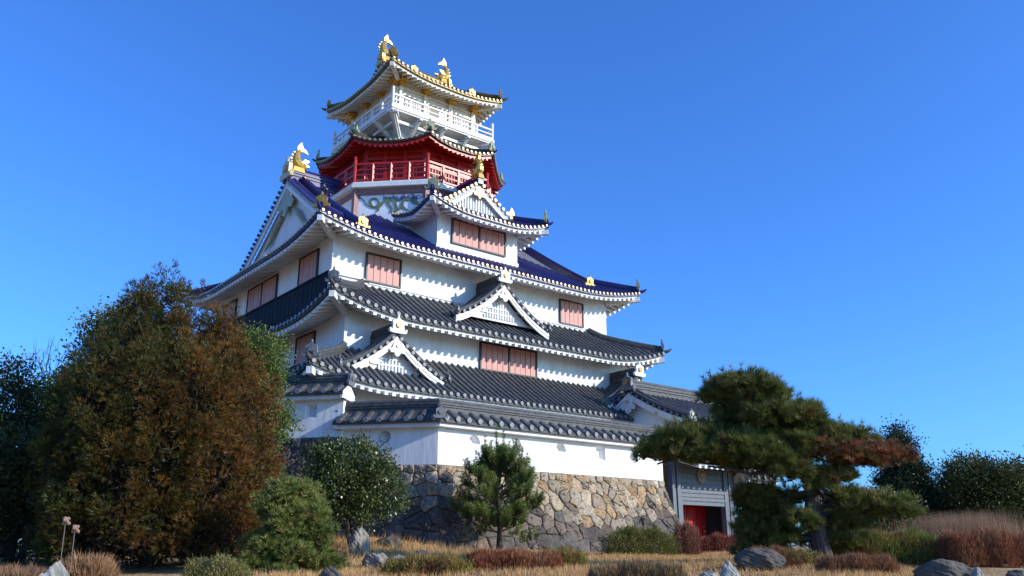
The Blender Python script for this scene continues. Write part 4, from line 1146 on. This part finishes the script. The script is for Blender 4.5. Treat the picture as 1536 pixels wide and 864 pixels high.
def lobes_on(cx, cy, cz, rx, ry, rz, n, rr, seed):
    r_ = np.random.default_rng(seed); out = [(cx, cy, cz, rx*.72, ry*.72, rz*.72)]
    for k in range(n):
        a = 2*math.pi*k/n*2.4; h = r_.uniform(-.75, 1); q = math.sqrt(max(1-h*h, .05)); s_ = rr*r_.uniform(.75, 1.25)
        out.append((cx+rx*.72*q*math.cos(a), cy+ry*.72*q*math.sin(a), cz+rz*.72*h, s_, s_, s_*.85))
    return out
OAK = [(.045, .055, .014), (.058, .068, .017), (.07, .082, .021), (.034, .042, .012)]
broadleaf('evergreen_tree', 'dark evergreen broadleaf tree standing left behind the bronzed conifer', 'tree', -18.6, 32.5, lobes_on(-19.2, 32.5, 4.9, 3.1, 2.6, 4.2, 20, 1.15, 1)+[(-16.6, 32, 5.6, 1.5, 1.3, 1.6), (-16.3, 32, 3.6, 1.6, 1.3, 1.6), (-15.2, 31.6, 5.4, 1.3, 1.2, 1.5), (-20.5, 32, 6.6, 1.8, 1.5, 2.0)], 900, 60, .13, .075, OAK, th=.3, rad=.32)
broadleaf('evergreen_tree', 'taller green broadleaf tree peeking over the left shoulder of the bronzed conifer', 'tree', -15.0, 31.0, lobes_on(-15.0, 31.0, 7.3, 1.75, 1.7, 3.5, 14, .75, 2), 600, 60, .13, .07, [(.07, .095, .024), (.095, .12, .032), (.055, .07, .02)], th=.25, rad=.3)
broadleaf('evergreen_tree', 'light green broadleaf tree squeezed between the bronzed conifer and the castle', 'tree', -9.9, 31.5, lobes_on(-10.2, 31.5, 6.2, 1.5, 1.3, 4.6, 14, .75, 3), 900, 60, .11, .06, [(.12, .16, .035), (.15, .19, .045), (.09, .125, .03)], th=.2, rad=.26)
broadleaf('evergreen_tree', 'dark low evergreen at the left picture edge under the taller trees', 'tree', -14.9, 26.5, lobes_on(-14.9, 26.5, 2.6, 2.9, 1.6, 2.5, 14, .9, 4)+[(-16.8, 25.8, 2.8, 1.6, 1.2, 2.0), (-12.2, 27.5, 1.8, 1.4, 1, 1.2), (-10.5, 27.8, 1.6, 1.4, 1, 1.1)], 640, 60, .12, .07, OAK, th=.15, rad=.3)

def bare_tree(x, y, h, label, group):
    e = plant('bare_tree', label, 'tree', x, y, group); mb = MB()
    def grow(p, d, L, r, lev):
        q = p+d*L; pts = [p, p.lerp(q, .5)+Vector(rng.normal(size=3))*L*.05, q]; mb.tube(pts, [r, r*.8, r*.6], 5 if lev < 3 else 3, cap=False)
        if lev >= 6: return
        for k in range(3 if lev < 4 else 2):
            nd = (d+Vector(rng.normal(size=3))*.42+Vector((0, 0, .12))).normalized(); grow(p.lerp(q, rng.uniform(.6, 1)), nd, L*rng.uniform(.62, .82), r*.58, lev+1)
    z0 = e.location.z; grow(Vector((x, y, z0)), Vector((0, 0, 1)), h*.3, h*.022, 0)
    mb.build('branches', M['bark_grey'], e, e.location)
bare_tree(-36.5, 58, 19, 'leafless tree with fine grey twigs at the far left edge', 'leafless trees at the far left')
bare_tree(-30.5, 57, 16.5, 'lower leafless tree right of the one at the far left edge', 'leafless trees at the far left')

# --- pines
PINE = [(.12, .165, .034), (.15, .19, .04), (.09, .135, .03), (.20, .21, .055)]
def pads(e, lst, n_per_area, needles, L, w, cols, wts=None, name='foliage', spread=.75, flat=.45, tufts=5, dead=None):
    parts = []
    for (cx, cy, cz, rx, ry, rz) in lst:
        n = int(n_per_area*rx*ry*3.2)+4
        d = rdir(n); d[:, 2] = np.abs(d[:, 2])*1.3-.35; d = unit(d); rr = (1-.45*rng.random((n, 1))**1.5)
        C = np.array([cx, cy, cz])+d*np.array([rx, ry, rz])*rr
        T_ = (C[:, None]+np.clip(rng.normal(size=(n, tufts, 3)), -2, 2)*np.array([.13, .13, .08])*.85).reshape(-1, 3)
        col = np.repeat(pal(n, cols, wts)*(.7+.6*rng.random((n, 1))), tufts, 0)
        ax = unit(np.repeat(d, tufts, 0)*np.array([1, 1, .6])+np.array([0, 0, .75])+.35*rng.normal(size=(n*tufts, 3)))
        parts.append(blades(T_, ax, needles, L, w, spread, col))
    V, F, c = cat3(parts)
    return fast(name, rel(e, V), F, M['needle'], e, c)
def shoots(e, lst, needles, L, w, cols, wts=None, name='foliage', step=.055, spread=1.0):
    """lst of (start, axis, length): needles all round each upturned shoot"""
    parts = []
    for (p, a, l) in lst:
        p = np.array(p, float); a = np.array(a, float); a /= np.linalg.norm(a); n = max(int(l/step), 3)
        t = np.linspace(0, 1, n)[:, None]; bend = np.array([0, 0, .35])*t**2*l
        C = p+a*t*l+bend+rng.normal(size=(n, 3))*.012
        col = np.repeat(pal(1, cols, wts)*(.7+.6*rng.random((1, 1))), n, 0)*(.75+.5*t)
        parts.append(blades(C, np.repeat(unit(a[None]+np.array([[0, 0, .3]])), n, 0), needles, L, w, spread, col))
    V, F, c = cat3(parts)
    return fast(name, rel(e, V), F, M['needle'], e, c)
def niwaki():
    x0, y0 = 8.75, 25.0
    e = plant('garden_pine', 'large cloud-pruned garden pine with layered pads and a reddish dead branch', 'tree', x0, y0)
    z0 = e.location.z; mb = MB()
    P_ = [Vector(p) for p in ((x0+.1, y0, z0-.2), (8.72, 25, 1.9), (8.62, 25.05, 2.7), (8.7, 25.0, 3.35), (8.3, 25, 4.0), (7.6, 25, 4.6), (7.1, 25, 5.6), (6.95, 25, 6.2))]
    mb.tube(P_, [.31, .25, .22, .20, .17, .14, .09, .05], 10)
    # pads: (px -> world offsets at Y=25)
    green = [(6.75, 25.0, 6.2, .95, .9, .42), (7.35, 24.8, 6.0, .8, .8, .38), (6.4, 25.1, 5.95, .7, .7, .35), (7.0, 25.1, 5.6, .9, .9, .4),
             (8.2, 24.7, 5.3, .85, .8, .45), (7.5, 24.5, 5.2, .95, .9, .4), (8.6, 25.1, 5.05, .6, .7, .35), (6.9, 25.3, 5.1, .8, .8, .4), 
             (5.1, 24.8, 4.65, .9, .8, .40), (4.5, 24.9, 4.4, .8, .7, .34), (5.8, 25.2, 4.75, .8, .8, .42), (4.15, 24.9, 4.2, .5, .6, .26), (5.5, 24.6, 4.25, .8, .8, .34),
             (6.5, 24.6, 4.4, 1.0, .9, .45), (6.9, 25, 4.0, .8, .8, .36), (7.2, 24.6, 4.0, 1.0, .9, .45), (6.05, 24.6, 4.2, .7, .7, .28), (5.0, 24.6, 4.22, .65, .6, .26), (5.6, 24.4, 4.1, .5, .5, .22),
             (8.2, 24.4, 3.6, .6, .5, .26), (9.3, 24.6, 3.55, .6, .5, .24), (8.8, 24.5, 3.25, .4, .4, .18), (8.15, 24.7, 2.3, .45, .45, .2), (7.0, 25.2, 4.6, 1.0, .9, .5), (7.9, 24.9, 4.35, 1.0, .9, .5), (8.5, 24.8, 4.45, .8, .8, .4), (7.7, 24.5, 3.75, .7, .7, .3),
             (9.5, 25.1, 4.75, .9, .8, .28), (8.9, 25.2, 4.75, .7, .7, .36), (10.2, 25.2, 4.62, .55, .6, .2),
             (10.4, 25, 2.8, .95, .8, .28), (9.75, 25.2, 3.0, .6, .6, .24), (10.9, 24.8, 2.6, .55, .6, .2), (9.7, 25.3, 2.3, .6, .5, .22), (9.4, 25.3, 1.85, .5, .5, .2),
             (7.6, 25.6, 2.55, .75, .8, .36), (7.25, 25.6, 2.8, .65, .7, .34), (7.2, 25.8, 2.1, .6, .7, .36), (7.7, 25.6, 1.9, .75, .8, .36), (8.0, 25.6, 3.0, .5, .6, .26), (7.15, 25.4, 3.1, .55, .6, .26), (7.3, 25.8, 1.6, .65, .7, .3)]
    for (x, y, z, rx, ry, rz) in green:
        k = int(np.argmin([abs(z+.05-p.z)+.1*abs(x-p.x) for p in P_[1:]]))+1
        limb_mesh(mb, P_[k], (x, y, z-.15), .075, .025, .35)
    red = [(9.3, 24.4, 4.25, .85, .6, .36), (10.3, 24.5, 4.15, .75, .6, .36), (10.9, 24.6, 4.15, .5, .5, .3), (8.7, 24.3, 4.2, .6, .5, .3), (9.8, 24.4, 4.0, .8, .5, .25)]
    limb_mesh(mb, P_[3], (9.4, 24.9, 4.0), .12, .08, .2); limb_mesh(mb, (9.4, 24.9, 4.0), (11.1, 24.8, 4.2), .08, .03, .2)
    for (x, y, z, *_r) in red: limb_mesh(mb, (9.4, 24.9, 4.0), (x, y, z-.1), .05, .02)
    mb.build('trunk', M['bark'], e, e.location)
    pads(e, green, 30, 30, .25, .017, [(.125, .145, .032), (.155, .17, .04), (.095, .12, .028), (.21, .20, .06), (.22, .14, .05)], [.3, .3, .25, .12, .03])
    sh = []
    for (x, y, z, rx, ry, rz) in green:
        for k in range(int(9*rx*ry)+4):
            a = rng.uniform(0, 6.28); q = math.sqrt(rng.random())*.95; hx, hy = q*math.cos(a), q*math.sin(a)
            sh.append(((x+rx*hx, y+ry*hy, z+rz*math.sqrt(max(1-q*q, 0))*.8), (hx*.9, hy*.9, .9), rng.uniform(.14, .26)))
    shoots(e, sh, 13, .19, .016, [(.16, .175, .04), (.20, .20, .055), (.12, .145, .034), (.24, .17, .06)], [.35, .3, .25, .1], name='new_shoots', spread=.75)
    o = pads(e, red, 42, 26, .19, .016, [(.24, .085, .04), (.18, .065, .034), (.30, .13, .05), (.13, .10, .032), (.16, .12, .036)], name='dead_foliage'); o['label'] = 'reddish brown dead needles on the right branch'
niwaki()
def young_pine():
    x0, y0 = -.55, 36.0
    e = plant('young_pine', 'young upright pine in front of the tan stone base', 'tree', x0, y0); z0 = e.location.z; mb = MB()
    top = 6.35; mb.tube([(x0, y0, z0-.2), (x0+.06, y0, 2.4), (x0-.05, y0, 4), (x0-.1, y0, top-.3)], [.14, .11, .07, .02], 8)
    lst = []
    for k, (z, r) in enumerate(((2.5, 1.25), (2.9, 1.6), (3.35, 1.65), (3.8, 1.5), (4.25, 1.3), (4.65, 1.05), (5.0, .75))):
        for j in range(6):
            a = 2*math.pi*j/6+k*1.1+rng.normal()*.25; rr = r*rng.uniform(.6, 1.1); q = np.array([math.cos(a)*1.08, math.sin(a), 0])
            end = np.array([x0, y0, z+.25+rng.normal()*.12])+q*rr
            limb_mesh(mb, (x0, y0, z-.2), tuple(end), .035, .014)
            for t_ in (.3, .45, .58, .7, .82, .92, 1.0):
                p = np.array([x0, y0, z-.1])*(1-t_)+end*t_
                for m_ in range(2 if t_ < .9 else 3):
                    lst.append((p, q*rng.uniform(.2, .8)+np.array([rng.normal()*.45, rng.normal()*.45, rng.uniform(.7, 1.3)]), rng.uniform(.28, .5)))
    for dx, h in ((-.1, top), (-.62, 5.95), (.2, 6.2), (.75, 5.85), (1.05, 5.45), (-1.0, 5.3), (-.35, 5.8), (1.35, 5.0), (.45, 5.7)):
        yy = y0+.2*math.sin(dx*9); lst.append(((x0+dx*.85, yy, h-.95), (dx*.12, 0, 1), .85)); limb_mesh(mb, (x0+dx*.3, y0, h-1.9), (x0+dx*.85, yy, h-.9), .025, .012)
        for m_ in range(3): lst.append(((x0+dx*.8, yy, h-1.1), (rng.normal()*.6, rng.normal()*.6, .9), .4))
    for dx, z in ((1.35, 2.0), (1.0, 1.9), (-.9, 2.2), (-.5, 2.3), (.6, 2.2)):
        for m_ in range(5): lst.append(((x0+dx+rng.normal()*.12, y0-.25+rng.normal()*.1, z), (rng.normal()*.5, rng.normal()*.5, .8), .32))
    mb.build('trunk', M['bark'], e, e.location)
    shoots(e, lst, 19, .18, .019, PINE, [.35, .3, .2, .15])
young_pine()
def pine_bush():
    x0, y0 = -5.4, 22.0
    e = plant('pine_bush', 'bushy light green pine shrub at the right foot of the bronzed conifer', 'shrub', x0, y0); mb = MB(); z0 = e.location.z
    lst = []
    for k in range(58):
        a = rng.uniform(0, 2*math.pi); h = rng.random()
        lim = 1.05*(1-h*.55); rr = lim*math.sqrt(rng.random()); x, y, z = x0+.05+rr*1.12*math.cos(a)-.35*h, y0+rr*.8*math.sin(a), .95+2.3*h*(1-.25*rr)
        lst.append((x, y, z, .36, .36, .26)); limb_mesh(mb, (x0, y0, z0), (x, y, z-.1), .04, .012)
    mb.build('trunk', M['bark'], e, e.location)
    pads(e, lst, 62, 22, .15, .017, [(.17, .205, .045), (.14, .18, .04), (.23, .235, .06), (.26, .22, .07)], [.4, .3, .2, .1], spread=.85)
pine_bush()
broadleaf('camellia_shrub', 'round glossy dark green camellia in front of the angled white wall', 'shrub', -5.3, 30.2, lobes_on(-5.75, 30.2, 3.7, 1.8, 1.3, 1.5, 16, .6, 9)+[(-6.3, 30.2, 4.6, .45, .4, .4), (-4.3, 30.2, 3.4, .55, .5, .6)], 620, 38, .11, .062, [(.065, .088, .022), (.085, .11, .028), (.105, .13, .035)], th=.1, rad=.17, depth=.45, m='camellia_leaf')

# --- trees in the right background
broadleaf('conifer_tree', 'dark conical tree behind the right side of the garden pine', 'tree', 26.3, 58, [(26.3, 58, z, r, r, .8) for z, r in ((8.9, .45), (8.0, .75), (6.9, 1.05), (5.8, 1.35), (4.4, 1.6), (3.0, 1.8))]+[(26.3+(.5+.11*k)*math.cos(k*2.1), 58+.9*math.sin(k*2.1), 8.3-.55*k, .7, .7, .45) for k in range(9)], 600, 44, .2, .09, [(.022, .036, .016), (.03, .046, .02)], th=.25, rad=.36)
BG = [(.055, .065, .017), (.07, .08, .021), (.085, .095, .026)]
broadleaf('evergreen_tree', 'broad round dark evergreen in the right background', 'tree', 30.6, 57, lobes_on(31.6, 57, 4.2, 3.1, 3, 3.7, 20, 1.1, 12), 1100, 60, .17, .10, BG, th=.3, rad=.42)
broadleaf('evergreen_tree', 'lower dark evergreen at the right picture edge in the background', 'tree', 35.2, 57, lobes_on(35.2, 57, 3.4, 2.9, 2.6, 3.2, 14, 1.05, 13), 800, 60, .17, .10, BG, th=.3, rad=.42)
broadleaf('evergreen_tree', 'low evergreen seen under the right branches of the garden pine', 'tree', 20.6, 52, lobes_on(20.8, 52, 2.7, 3.3, 2, 2.1, 14, .9, 14), 700, 56, .15, .09, BG, th=.18, rad=.36)
broadleaf('evergreen_tree', 'dark tree just right of the gate behind the garden pine trunk', 'tree', 16.6, 40, lobes_on(16.6, 40, 2.6, 1.5, 1.5, 1.7, 10, .7, 15), 340, 46, .14, .08, BG, th=.15, rad=.3)
broadleaf('evergreen_tree', 'dark evergreen filling the gap between the conical tree and the broad round one', 'tree', 28.9, 61, lobes_on(28.9, 61, 3.3, 2.4, 2, 3.0, 14, 1.0, 17), 560, 60, .17, .10, BG, th=.2, rad=.4)
# far wood along the horizon
def far_wood():
    n = 2600; x = np.concatenate([rng.uniform(25, 330, n//2), rng.uniform(-330, -40, n//2)]); y = rng.uniform(120, 200, n); h = 4.0+2.2*np.sin(x*.05)+1.5*np.sin(x*.17+1)
    C = np.stack([x, y, 1.4+h*rng.random(n)**.7], 1)
    P_ = (C[:, None]+rng.normal(size=(n, 14, 3))*1.2).reshape(-1, 3)
    V, F, c = leaves(P_, rdir(len(P_)), 1.0, .8, .5, np.repeat(pal(n, [(.03, .045, .02), (.05, .05, .03), (.04, .055, .022)]), 14, 0))
    o = fast('far_wood', V, F, M['leaf'], None, c); tag(o, 'low dark wood along the distant horizon', 'wood', kind='stuff')
far_wood()

# --- clipped shrubs and hedges
def hedge(name, label, cat, x, y, rx, ry, h, cols, n, L=.09, w=.035, group=None, box=.5, twiggy=0.0, z=None, rot=0.0, m='leaf'):
    e = plant(name, label, cat, x, y, group, z); z0 = e.location.z
    mb = MB()
    for k in range(12):
        a = rng.uniform(0, 6.28); q = .75*rng.random(); limb_mesh(mb, (x+.3*q*rx*math.cos(a), y+.3*q*ry*math.sin(a), z0-.1), (x+q*rx*math.cos(a), y+q*ry*math.sin(a), z0+h*.8), .022, .008)
    mb.build('stems', M['bark'], e, e.location)
    d = rdir(n); d[:, 2] = np.abs(d[:, 2]); p_ = 2/(1-box*.85)
    s_ = (np.abs(d)**p_).sum(1, keepdims=True)**(-1/p_)
    P_ = d*s_*(1-.28*rng.random((n, 1))**1.4); P_ = P_*np.array([rx, ry, h])*(1+.09*np.sin(P_[:, :1]*9+x)+.07*np.sin(P_[:, 1:2]*7+y*3))+rng.normal(size=(n, 3))*.03
    nn = unit(d*np.array([1/rx, 1/ry, 1/h])); cs, sn = math.cos(rot), math.sin(rot)
    P_ = np.stack([P_[:, 0]*cs-P_[:, 1]*sn, P_[:, 0]*sn+P_[:, 1]*cs, P_[:, 2]], 1)+np.array([x, y, z0-.02])
    patch = .5+.5*np.sin(P_[:, 0]*3.1+x)*np.sin(P_[:, 1]*2.7+P_[:, 2]*4)
    cols = np.array(cols, float); idx = np.clip((patch*len(cols)+rng.normal(size=n)*.9).astype(int), 0, len(cols)-1); c0 = cols[idx]*(.7+.6*rng.random((n, 1)))
    k = max(int(n*twiggy), 1); parts = []
    up = np.array([0, 0, .5])
    if twiggy < 1:
        V, F, c = leaves(P_[k:], unit(nn[k:]+up), L, w, .9, c0[k:]); V3 = V.reshape(-1, 4, 3)
        parts.append((V3[:, [0, 1, 2, 0, 2, 3]].reshape(-1, 3), np.arange(len(V3)*6).reshape(-1, 3), np.repeat(c.reshape(-1, 4, 3)[:, :1], 6, 1).reshape(-1, 3)))
    parts.append(blades(P_[:k], unit(nn[:k]*.5+up*1.4), 3, L*2.4, .012, .35, c0[:k]*1.0))
    V, F, c = cat3(parts)
    o = fast('foliage', rel(e, V), F, M[m], e, c)
    return e
def px(x, y, Y):  # picture column/row at forward distance Y -> world (used only to plan where plants stand)
    P0 = R(17.25); rx, u = (x-768)/1266, (432-y)/1266
    f = (math.cos(P0)-u*math.sin(P0), math.sin(P0)+u*math.cos(P0)); s_ = Y/f[0]
    return rx*s_, Y, 1.6+f[1]*s_
GREEN_H = [(.13, .14, .03), (.17, .165, .04), (.21, .18, .05), (.15, .15, .034)]
RED_H = [(.30, .10, .045), (.36, .14, .06), (.24, .08, .04), (.40, .19, .09)]
OLIVE = [(.24, .21, .045), (.29, .22, .05), (.34, .18, .055), (.19, .18, .045)]
hedge('clipped_hedge', 'low clipped green hedge against the right part of the tan stone base', 'hedge', 4.75, 32.6, 1.30, .6, .98, GREEN_H, 15000, .075, .035, box=.75, twiggy=.25, rot=.45, z=1.28)
hedge('bare_shrub', 'bare reddish shrub beside the clipped hedge at the corner of the stone base', 'shrub', 6.75, 34.2, .42, .4, 1.15, [(.32, .15, .09), (.25, .11, .07)], 2600, .09, .02, twiggy=1.0, m='twig')
hedge('red_shrub', 'low red shrub in front of the red gate door', 'shrub', 8.75, 37.0, .95, .5, .72, [(.30, .09, .055), (.23, .07, .045), (.34, .12, .06)], 5000, .07, .02, twiggy=.8, m='twig')
hedge('olive_shrub', 'small olive and orange shrub below the young pine', 'shrub', px(845, 850, 23.5)[0], 23.5, .6, .45, .44, OLIVE, 6500, .06, .025, box=.3, twiggy=.2)
hedge('red_hedge', 'long low red hedge at the bottom below the young pine', 'hedge', px(762, 850, 22)[0], 22, 1.18, .5, .36, RED_H, 11000, .06, .018, box=.6, twiggy=.5)
hedge('mixed_hedge', 'low orange and green hedge left of the red hedge at the bottom', 'hedge', px(645, 850, 21.5)[0], 21.5, 1.0, .5, .36, OLIVE+[(.22, .09, .04)], 10000, .06, .025, box=.6, twiggy=.2)
hedge('dome_shrub', 'yellow green dome-shaped shrub under the bronzed conifer', 'shrub', px(325, 855, 18)[0], 18, .66, .6, .62, [(.20, .19, .05), (.15, .15, .04), (.24, .20, .07)], 11000, .045, .02, box=.25, twiggy=.1)
hedge('dry_shrub', 'dry brown twiggy shrub beside the pale rock at the lower left', 'shrub', px(20, 850, 17)[0], 17, .7, .6, .5, [(.30, .17, .085), (.22, .12, .065)], 3500, .07, .015, twiggy=1.0, m='twig')
hedge('dry_shrub', 'dry brown twigs behind the pale rock at the lower left', 'shrub', px(130, 850, 18)[0], 18, .55, .5, .62, [(.28, .15, .075), (.34, .19, .09)], 3000, .07, .015, twiggy=1.0, m='twig')
hedge('dry_shrub', 'dark dry twiggy mound left of the pointed pale rock', 'shrub', px(960, 865, 19)[0], 19, 1.0, .5, .40, [(.26, .17, .08), (.30, .19, .09), (.18, .12, .06)], 7000, .07, .015, twiggy=.9, m='twig')
hedge('clipped_hedge', 'long spiky green hedge to the right of the garden pine', 'hedge', px(1340, 840, 26)[0], 26, 1.75, .7, .78, [(.18, .20, .045), (.22, .21, .05), (.14, .16, .04), (.32, .20, .07)], 17000, .09, .025, box=.6, twiggy=.5)
hedge('red_hedge', 'brownish red hedge at the lower right edge', 'hedge', px(1485, 845, 25)[0], 25, 1.35, .7, .85, [(.32, .13, .065), (.25, .095, .05), (.38, .18, .09)], 14000, .07, .018, box=.6, twiggy=.7)
hedge('olive_shrub', 'small yellow green shrub at the foot of the garden pine', 'shrub', px(1262, 830, 26.5)[0], 26.5, .7, .5, .55, [(.17, .15, .04), (.12, .12, .035)], 6000, .07, .025, box=.3)
hedge('red_shrub', 'low reddish shrub left of the garden pine trunk', 'shrub', px(1160, 855, 23)[0], 23, .62, .4, .42, [(.32, .13, .065), (.25, .11, .06), (.22, .17, .05)], 4500, .06, .018, twiggy=.6)
hedge('red_shrub', 'low brown red shrub in front of the garden pine trunk', 'shrub', px(1290, 862, 22)[0], 22, .95, .4, .36, [(.28, .13, .06), (.32, .14, .07), (.22, .12, .055)], 5500, .06, .018, twiggy=.6)
hedge('olive_shrub', 'low olive shrub between the garden pine trunk and the red shrub', 'shrub', px(1205, 848, 24)[0], 24, .6, .4, .42, OLIVE, 4500, .06, .022, box=.3)

# --- dry grass
def grass():
    n = 60000
    x = rng.uniform(-7.5, 11, n); y = rng.uniform(19, 39, n)
    v = -(x-KX)*math.cos(AZ)+(y-KY)*math.sin(AZ)
    m = ((v < -11.5) | (x > 9))
    dens = .5+.5*np.sin(x*.8+y*.3)*np.sin(y*.7-x*.35); m &= rng.random(n) < .35+.65*dens
    x, y = x[m], y[m]; C = np.stack([x, y, gz(x, y)-.02], 1)
    col = pal(len(C), [(.62, .36, .14), (.70, .45, .20), (.52, .29, .11), (.38, .25, .09), (.64, .42, .20)])
    N = np.tile([[0, 0, 1.0]], (len(C), 1))
    V, F, c = blades(C, N, 4, .15, .014, .6, col, jit=.5)
    m2 = (C[:, 0] > -7) & (C[:, 0] < 0) & (C[:, 1] > 27) & (rng.random(len(C)) < .12)
    V2, F2, c2 = blades(C[m2], N[m2], 4, .34, .016, .45, col[m2]*.9, jit=.5)
    V, F, c = cat3([(V, F, c), (V2, F2, c2)])
    o = fast('dry_grass', V, F, M['straw'], None, c); tag(o, 'golden dry winter grass on the garden mound', 'grass', kind='stuff')
    n = 2600; x = rng.normal(px(1445, 800, 30)[0], .9, n); y = rng.normal(30, .5, n); C = np.stack([x, y, gz(x, y)], 1)
    V, F, c = blades(C, np.tile([[0, 0, 1.0]], (n, 1)), 4, 1.35, .012, .16, pal(n, [(.38, .26, .14), (.30, .17, .10), (.45, .33, .2), (.26, .12, .08)]), jit=.3)
    o = fast('tall_grass', V, F, M['straw'], None, c); tag(o, 'tall dry plume grass behind the red hedge on the right', 'grass', kind='stuff')
grass()

# --- rocks
def rock(label, x, y, w, d, h, m='rock', lean=0.0, seed=0, spike=0.0, rot=0.0, name='garden_rock'):
    r_ = np.random.default_rng(seed+50); z0 = float(gz(x, y))
    bm = bmesh.new(); bmesh.ops.create_icosphere(bm, subdivisions=5, radius=1)
    ph = r_.uniform(0, 6, 12); planes = unit(r_.normal(size=(11, 3))); off = r_.uniform(.62, .9, 11)
    for v_ in bm.verts:
        p = np.array(v_.co); s_ = 1.0
        q = p.copy()
        for n_, o_ in zip(planes, off):
            dd = q@n_
            if dd > o_: q = q-n_*(dd-o_)*.9
        q *= 1+.05*math.sin(q[0]*7+ph[0])*math.sin(q[2]*6+ph[1])+.035*math.sin(q[1]*13+ph[2]+q[0]*9)+.02*math.sin(q[2]*24+ph[3]+q[0]*17)+.025*abs(math.sin(q[0]*11+q[1]*7+q[2]*5+ph[4]))+.012*math.sin(q[1]*41+ph[5])*math.sin(q[2]*37+q[0]*29)
        if spike > 0 and q[2] > 0: q[:2] *= 1-spike*q[2]
        v_.co = (q[0]*w/2+lean*q[2], q[1]*d/2, q[2]*h*.62+h*.38-.04)
    me = bpy.data.meshes.new(name); bm.to_mesh(me); bm.free(); me.materials.append(M[m])
    o = bpy.data.objects.new(name, me); COL.objects.link(o); o.location = (x, y, z0-.03); o.rotation_euler = (0, 0, rot)
    tag(o, label, 'rock', 'rocks in the castle garden', 'thing')
def rk(label, x0, x1, ytop, Y, m='rock', **k):
    a = px(x0, ytop, Y); b = px(x1, ytop, Y); xc = (a[0]+b[0])/2; rock(label, xc, Y, b[0]-a[0], (b[0]-a[0])*k.pop('dr', .8), max(a[2]-float(gz(xc, Y))+.03, .15), m, **k)
rk('upright grey rock standing under the camellia', 522, 556, 788, 29, seed=1, spike=.2, dr=1.2)
rk('rounded grey rock low in the dry grass under the camellia', 540, 592, 824, 25, seed=2)
rk('small pale rock in the dry grass left of the orange and green hedge', 578, 622, 831, 23.5, 'rock_pale', seed=3)
rk('dark pointed rock behind the orange and green hedge', 605, 655, 822, 25, 'rock_dark', seed=4, spike=.3)
rk('pale weathered rock at the lower left', 58, 122, 826, 15.5, 'rock_pale', seed=15, dr=.9)
rk('dark rock half buried at the bottom under the pine shrub', 480, 520, 846, 19, 'rock_dark', seed=14)
rk('pointed pale rock at the bottom in front of the gate', 1077, 1108, 836, 20, 'rock_pale', seed=6, spike=.55)
rk('broad dark rock behind the pointed pale rock', 1098, 1174, 820, 22.5, 'rock_dark', seed=7)
rk('flat pale rock at the bottom edge beside the pointed one', 1045, 1082, 855, 19.5, 'rock_pale', seed=8)
rk('brownish rock between the gate and the garden pine trunk', 1168, 1215, 812, 27, seed=9)
rk('large dark rounded rock in front of the right hedges', 1372, 1462, 832, 19, 'rock_dark', seed=10)
rk('pale sharp rock at the right end of the large dark rock', 1452, 1476, 848, 18.6, 'rock_pale', seed=11, spike=.4)
rk('dark stone at the foot of the camellia near the stone base', 556, 606, 802, 31.5, 'rock_dark', seed=12)
rk('small dark rock in the lower right corner', 1500, 1545, 846, 18, 'rock_dark', seed=13)
# --- dead flower heads on tall stalks
for k, (x_, y_, lab) in enumerate(((98, 785, 'taller dried flower stalk behind the pale rock at the lower left'), (112, 797, 'shorter dried flower stalk beside the taller one at the lower left'))):
    x, Y, zt_ = px(x_, y_, 17.0+.2*k); z0 = float(gz(x, Y))
    e = plant('dried_flower', lab, 'flower', x, Y, 'dried flower stalks at the lower left')
    mb = MB(); mb.tube([(x, Y, z0), (x+.02, Y, (z0+zt_)/2), (x, Y, zt_)], [.012, .01, .008], 6); mb.build('stalk', M['bark_grey'], e, e.location)
    mb = MB()
    for j in range(12):
        a = j*2.4; mb.ball((x+.06*math.cos(a)*((j % 3)/2), Y+.06*math.sin(a)*((j % 3)/2), zt_+.03*(j % 4)), .035, 6)
    mb.build('flower_head', M['petals'], e, e.location)
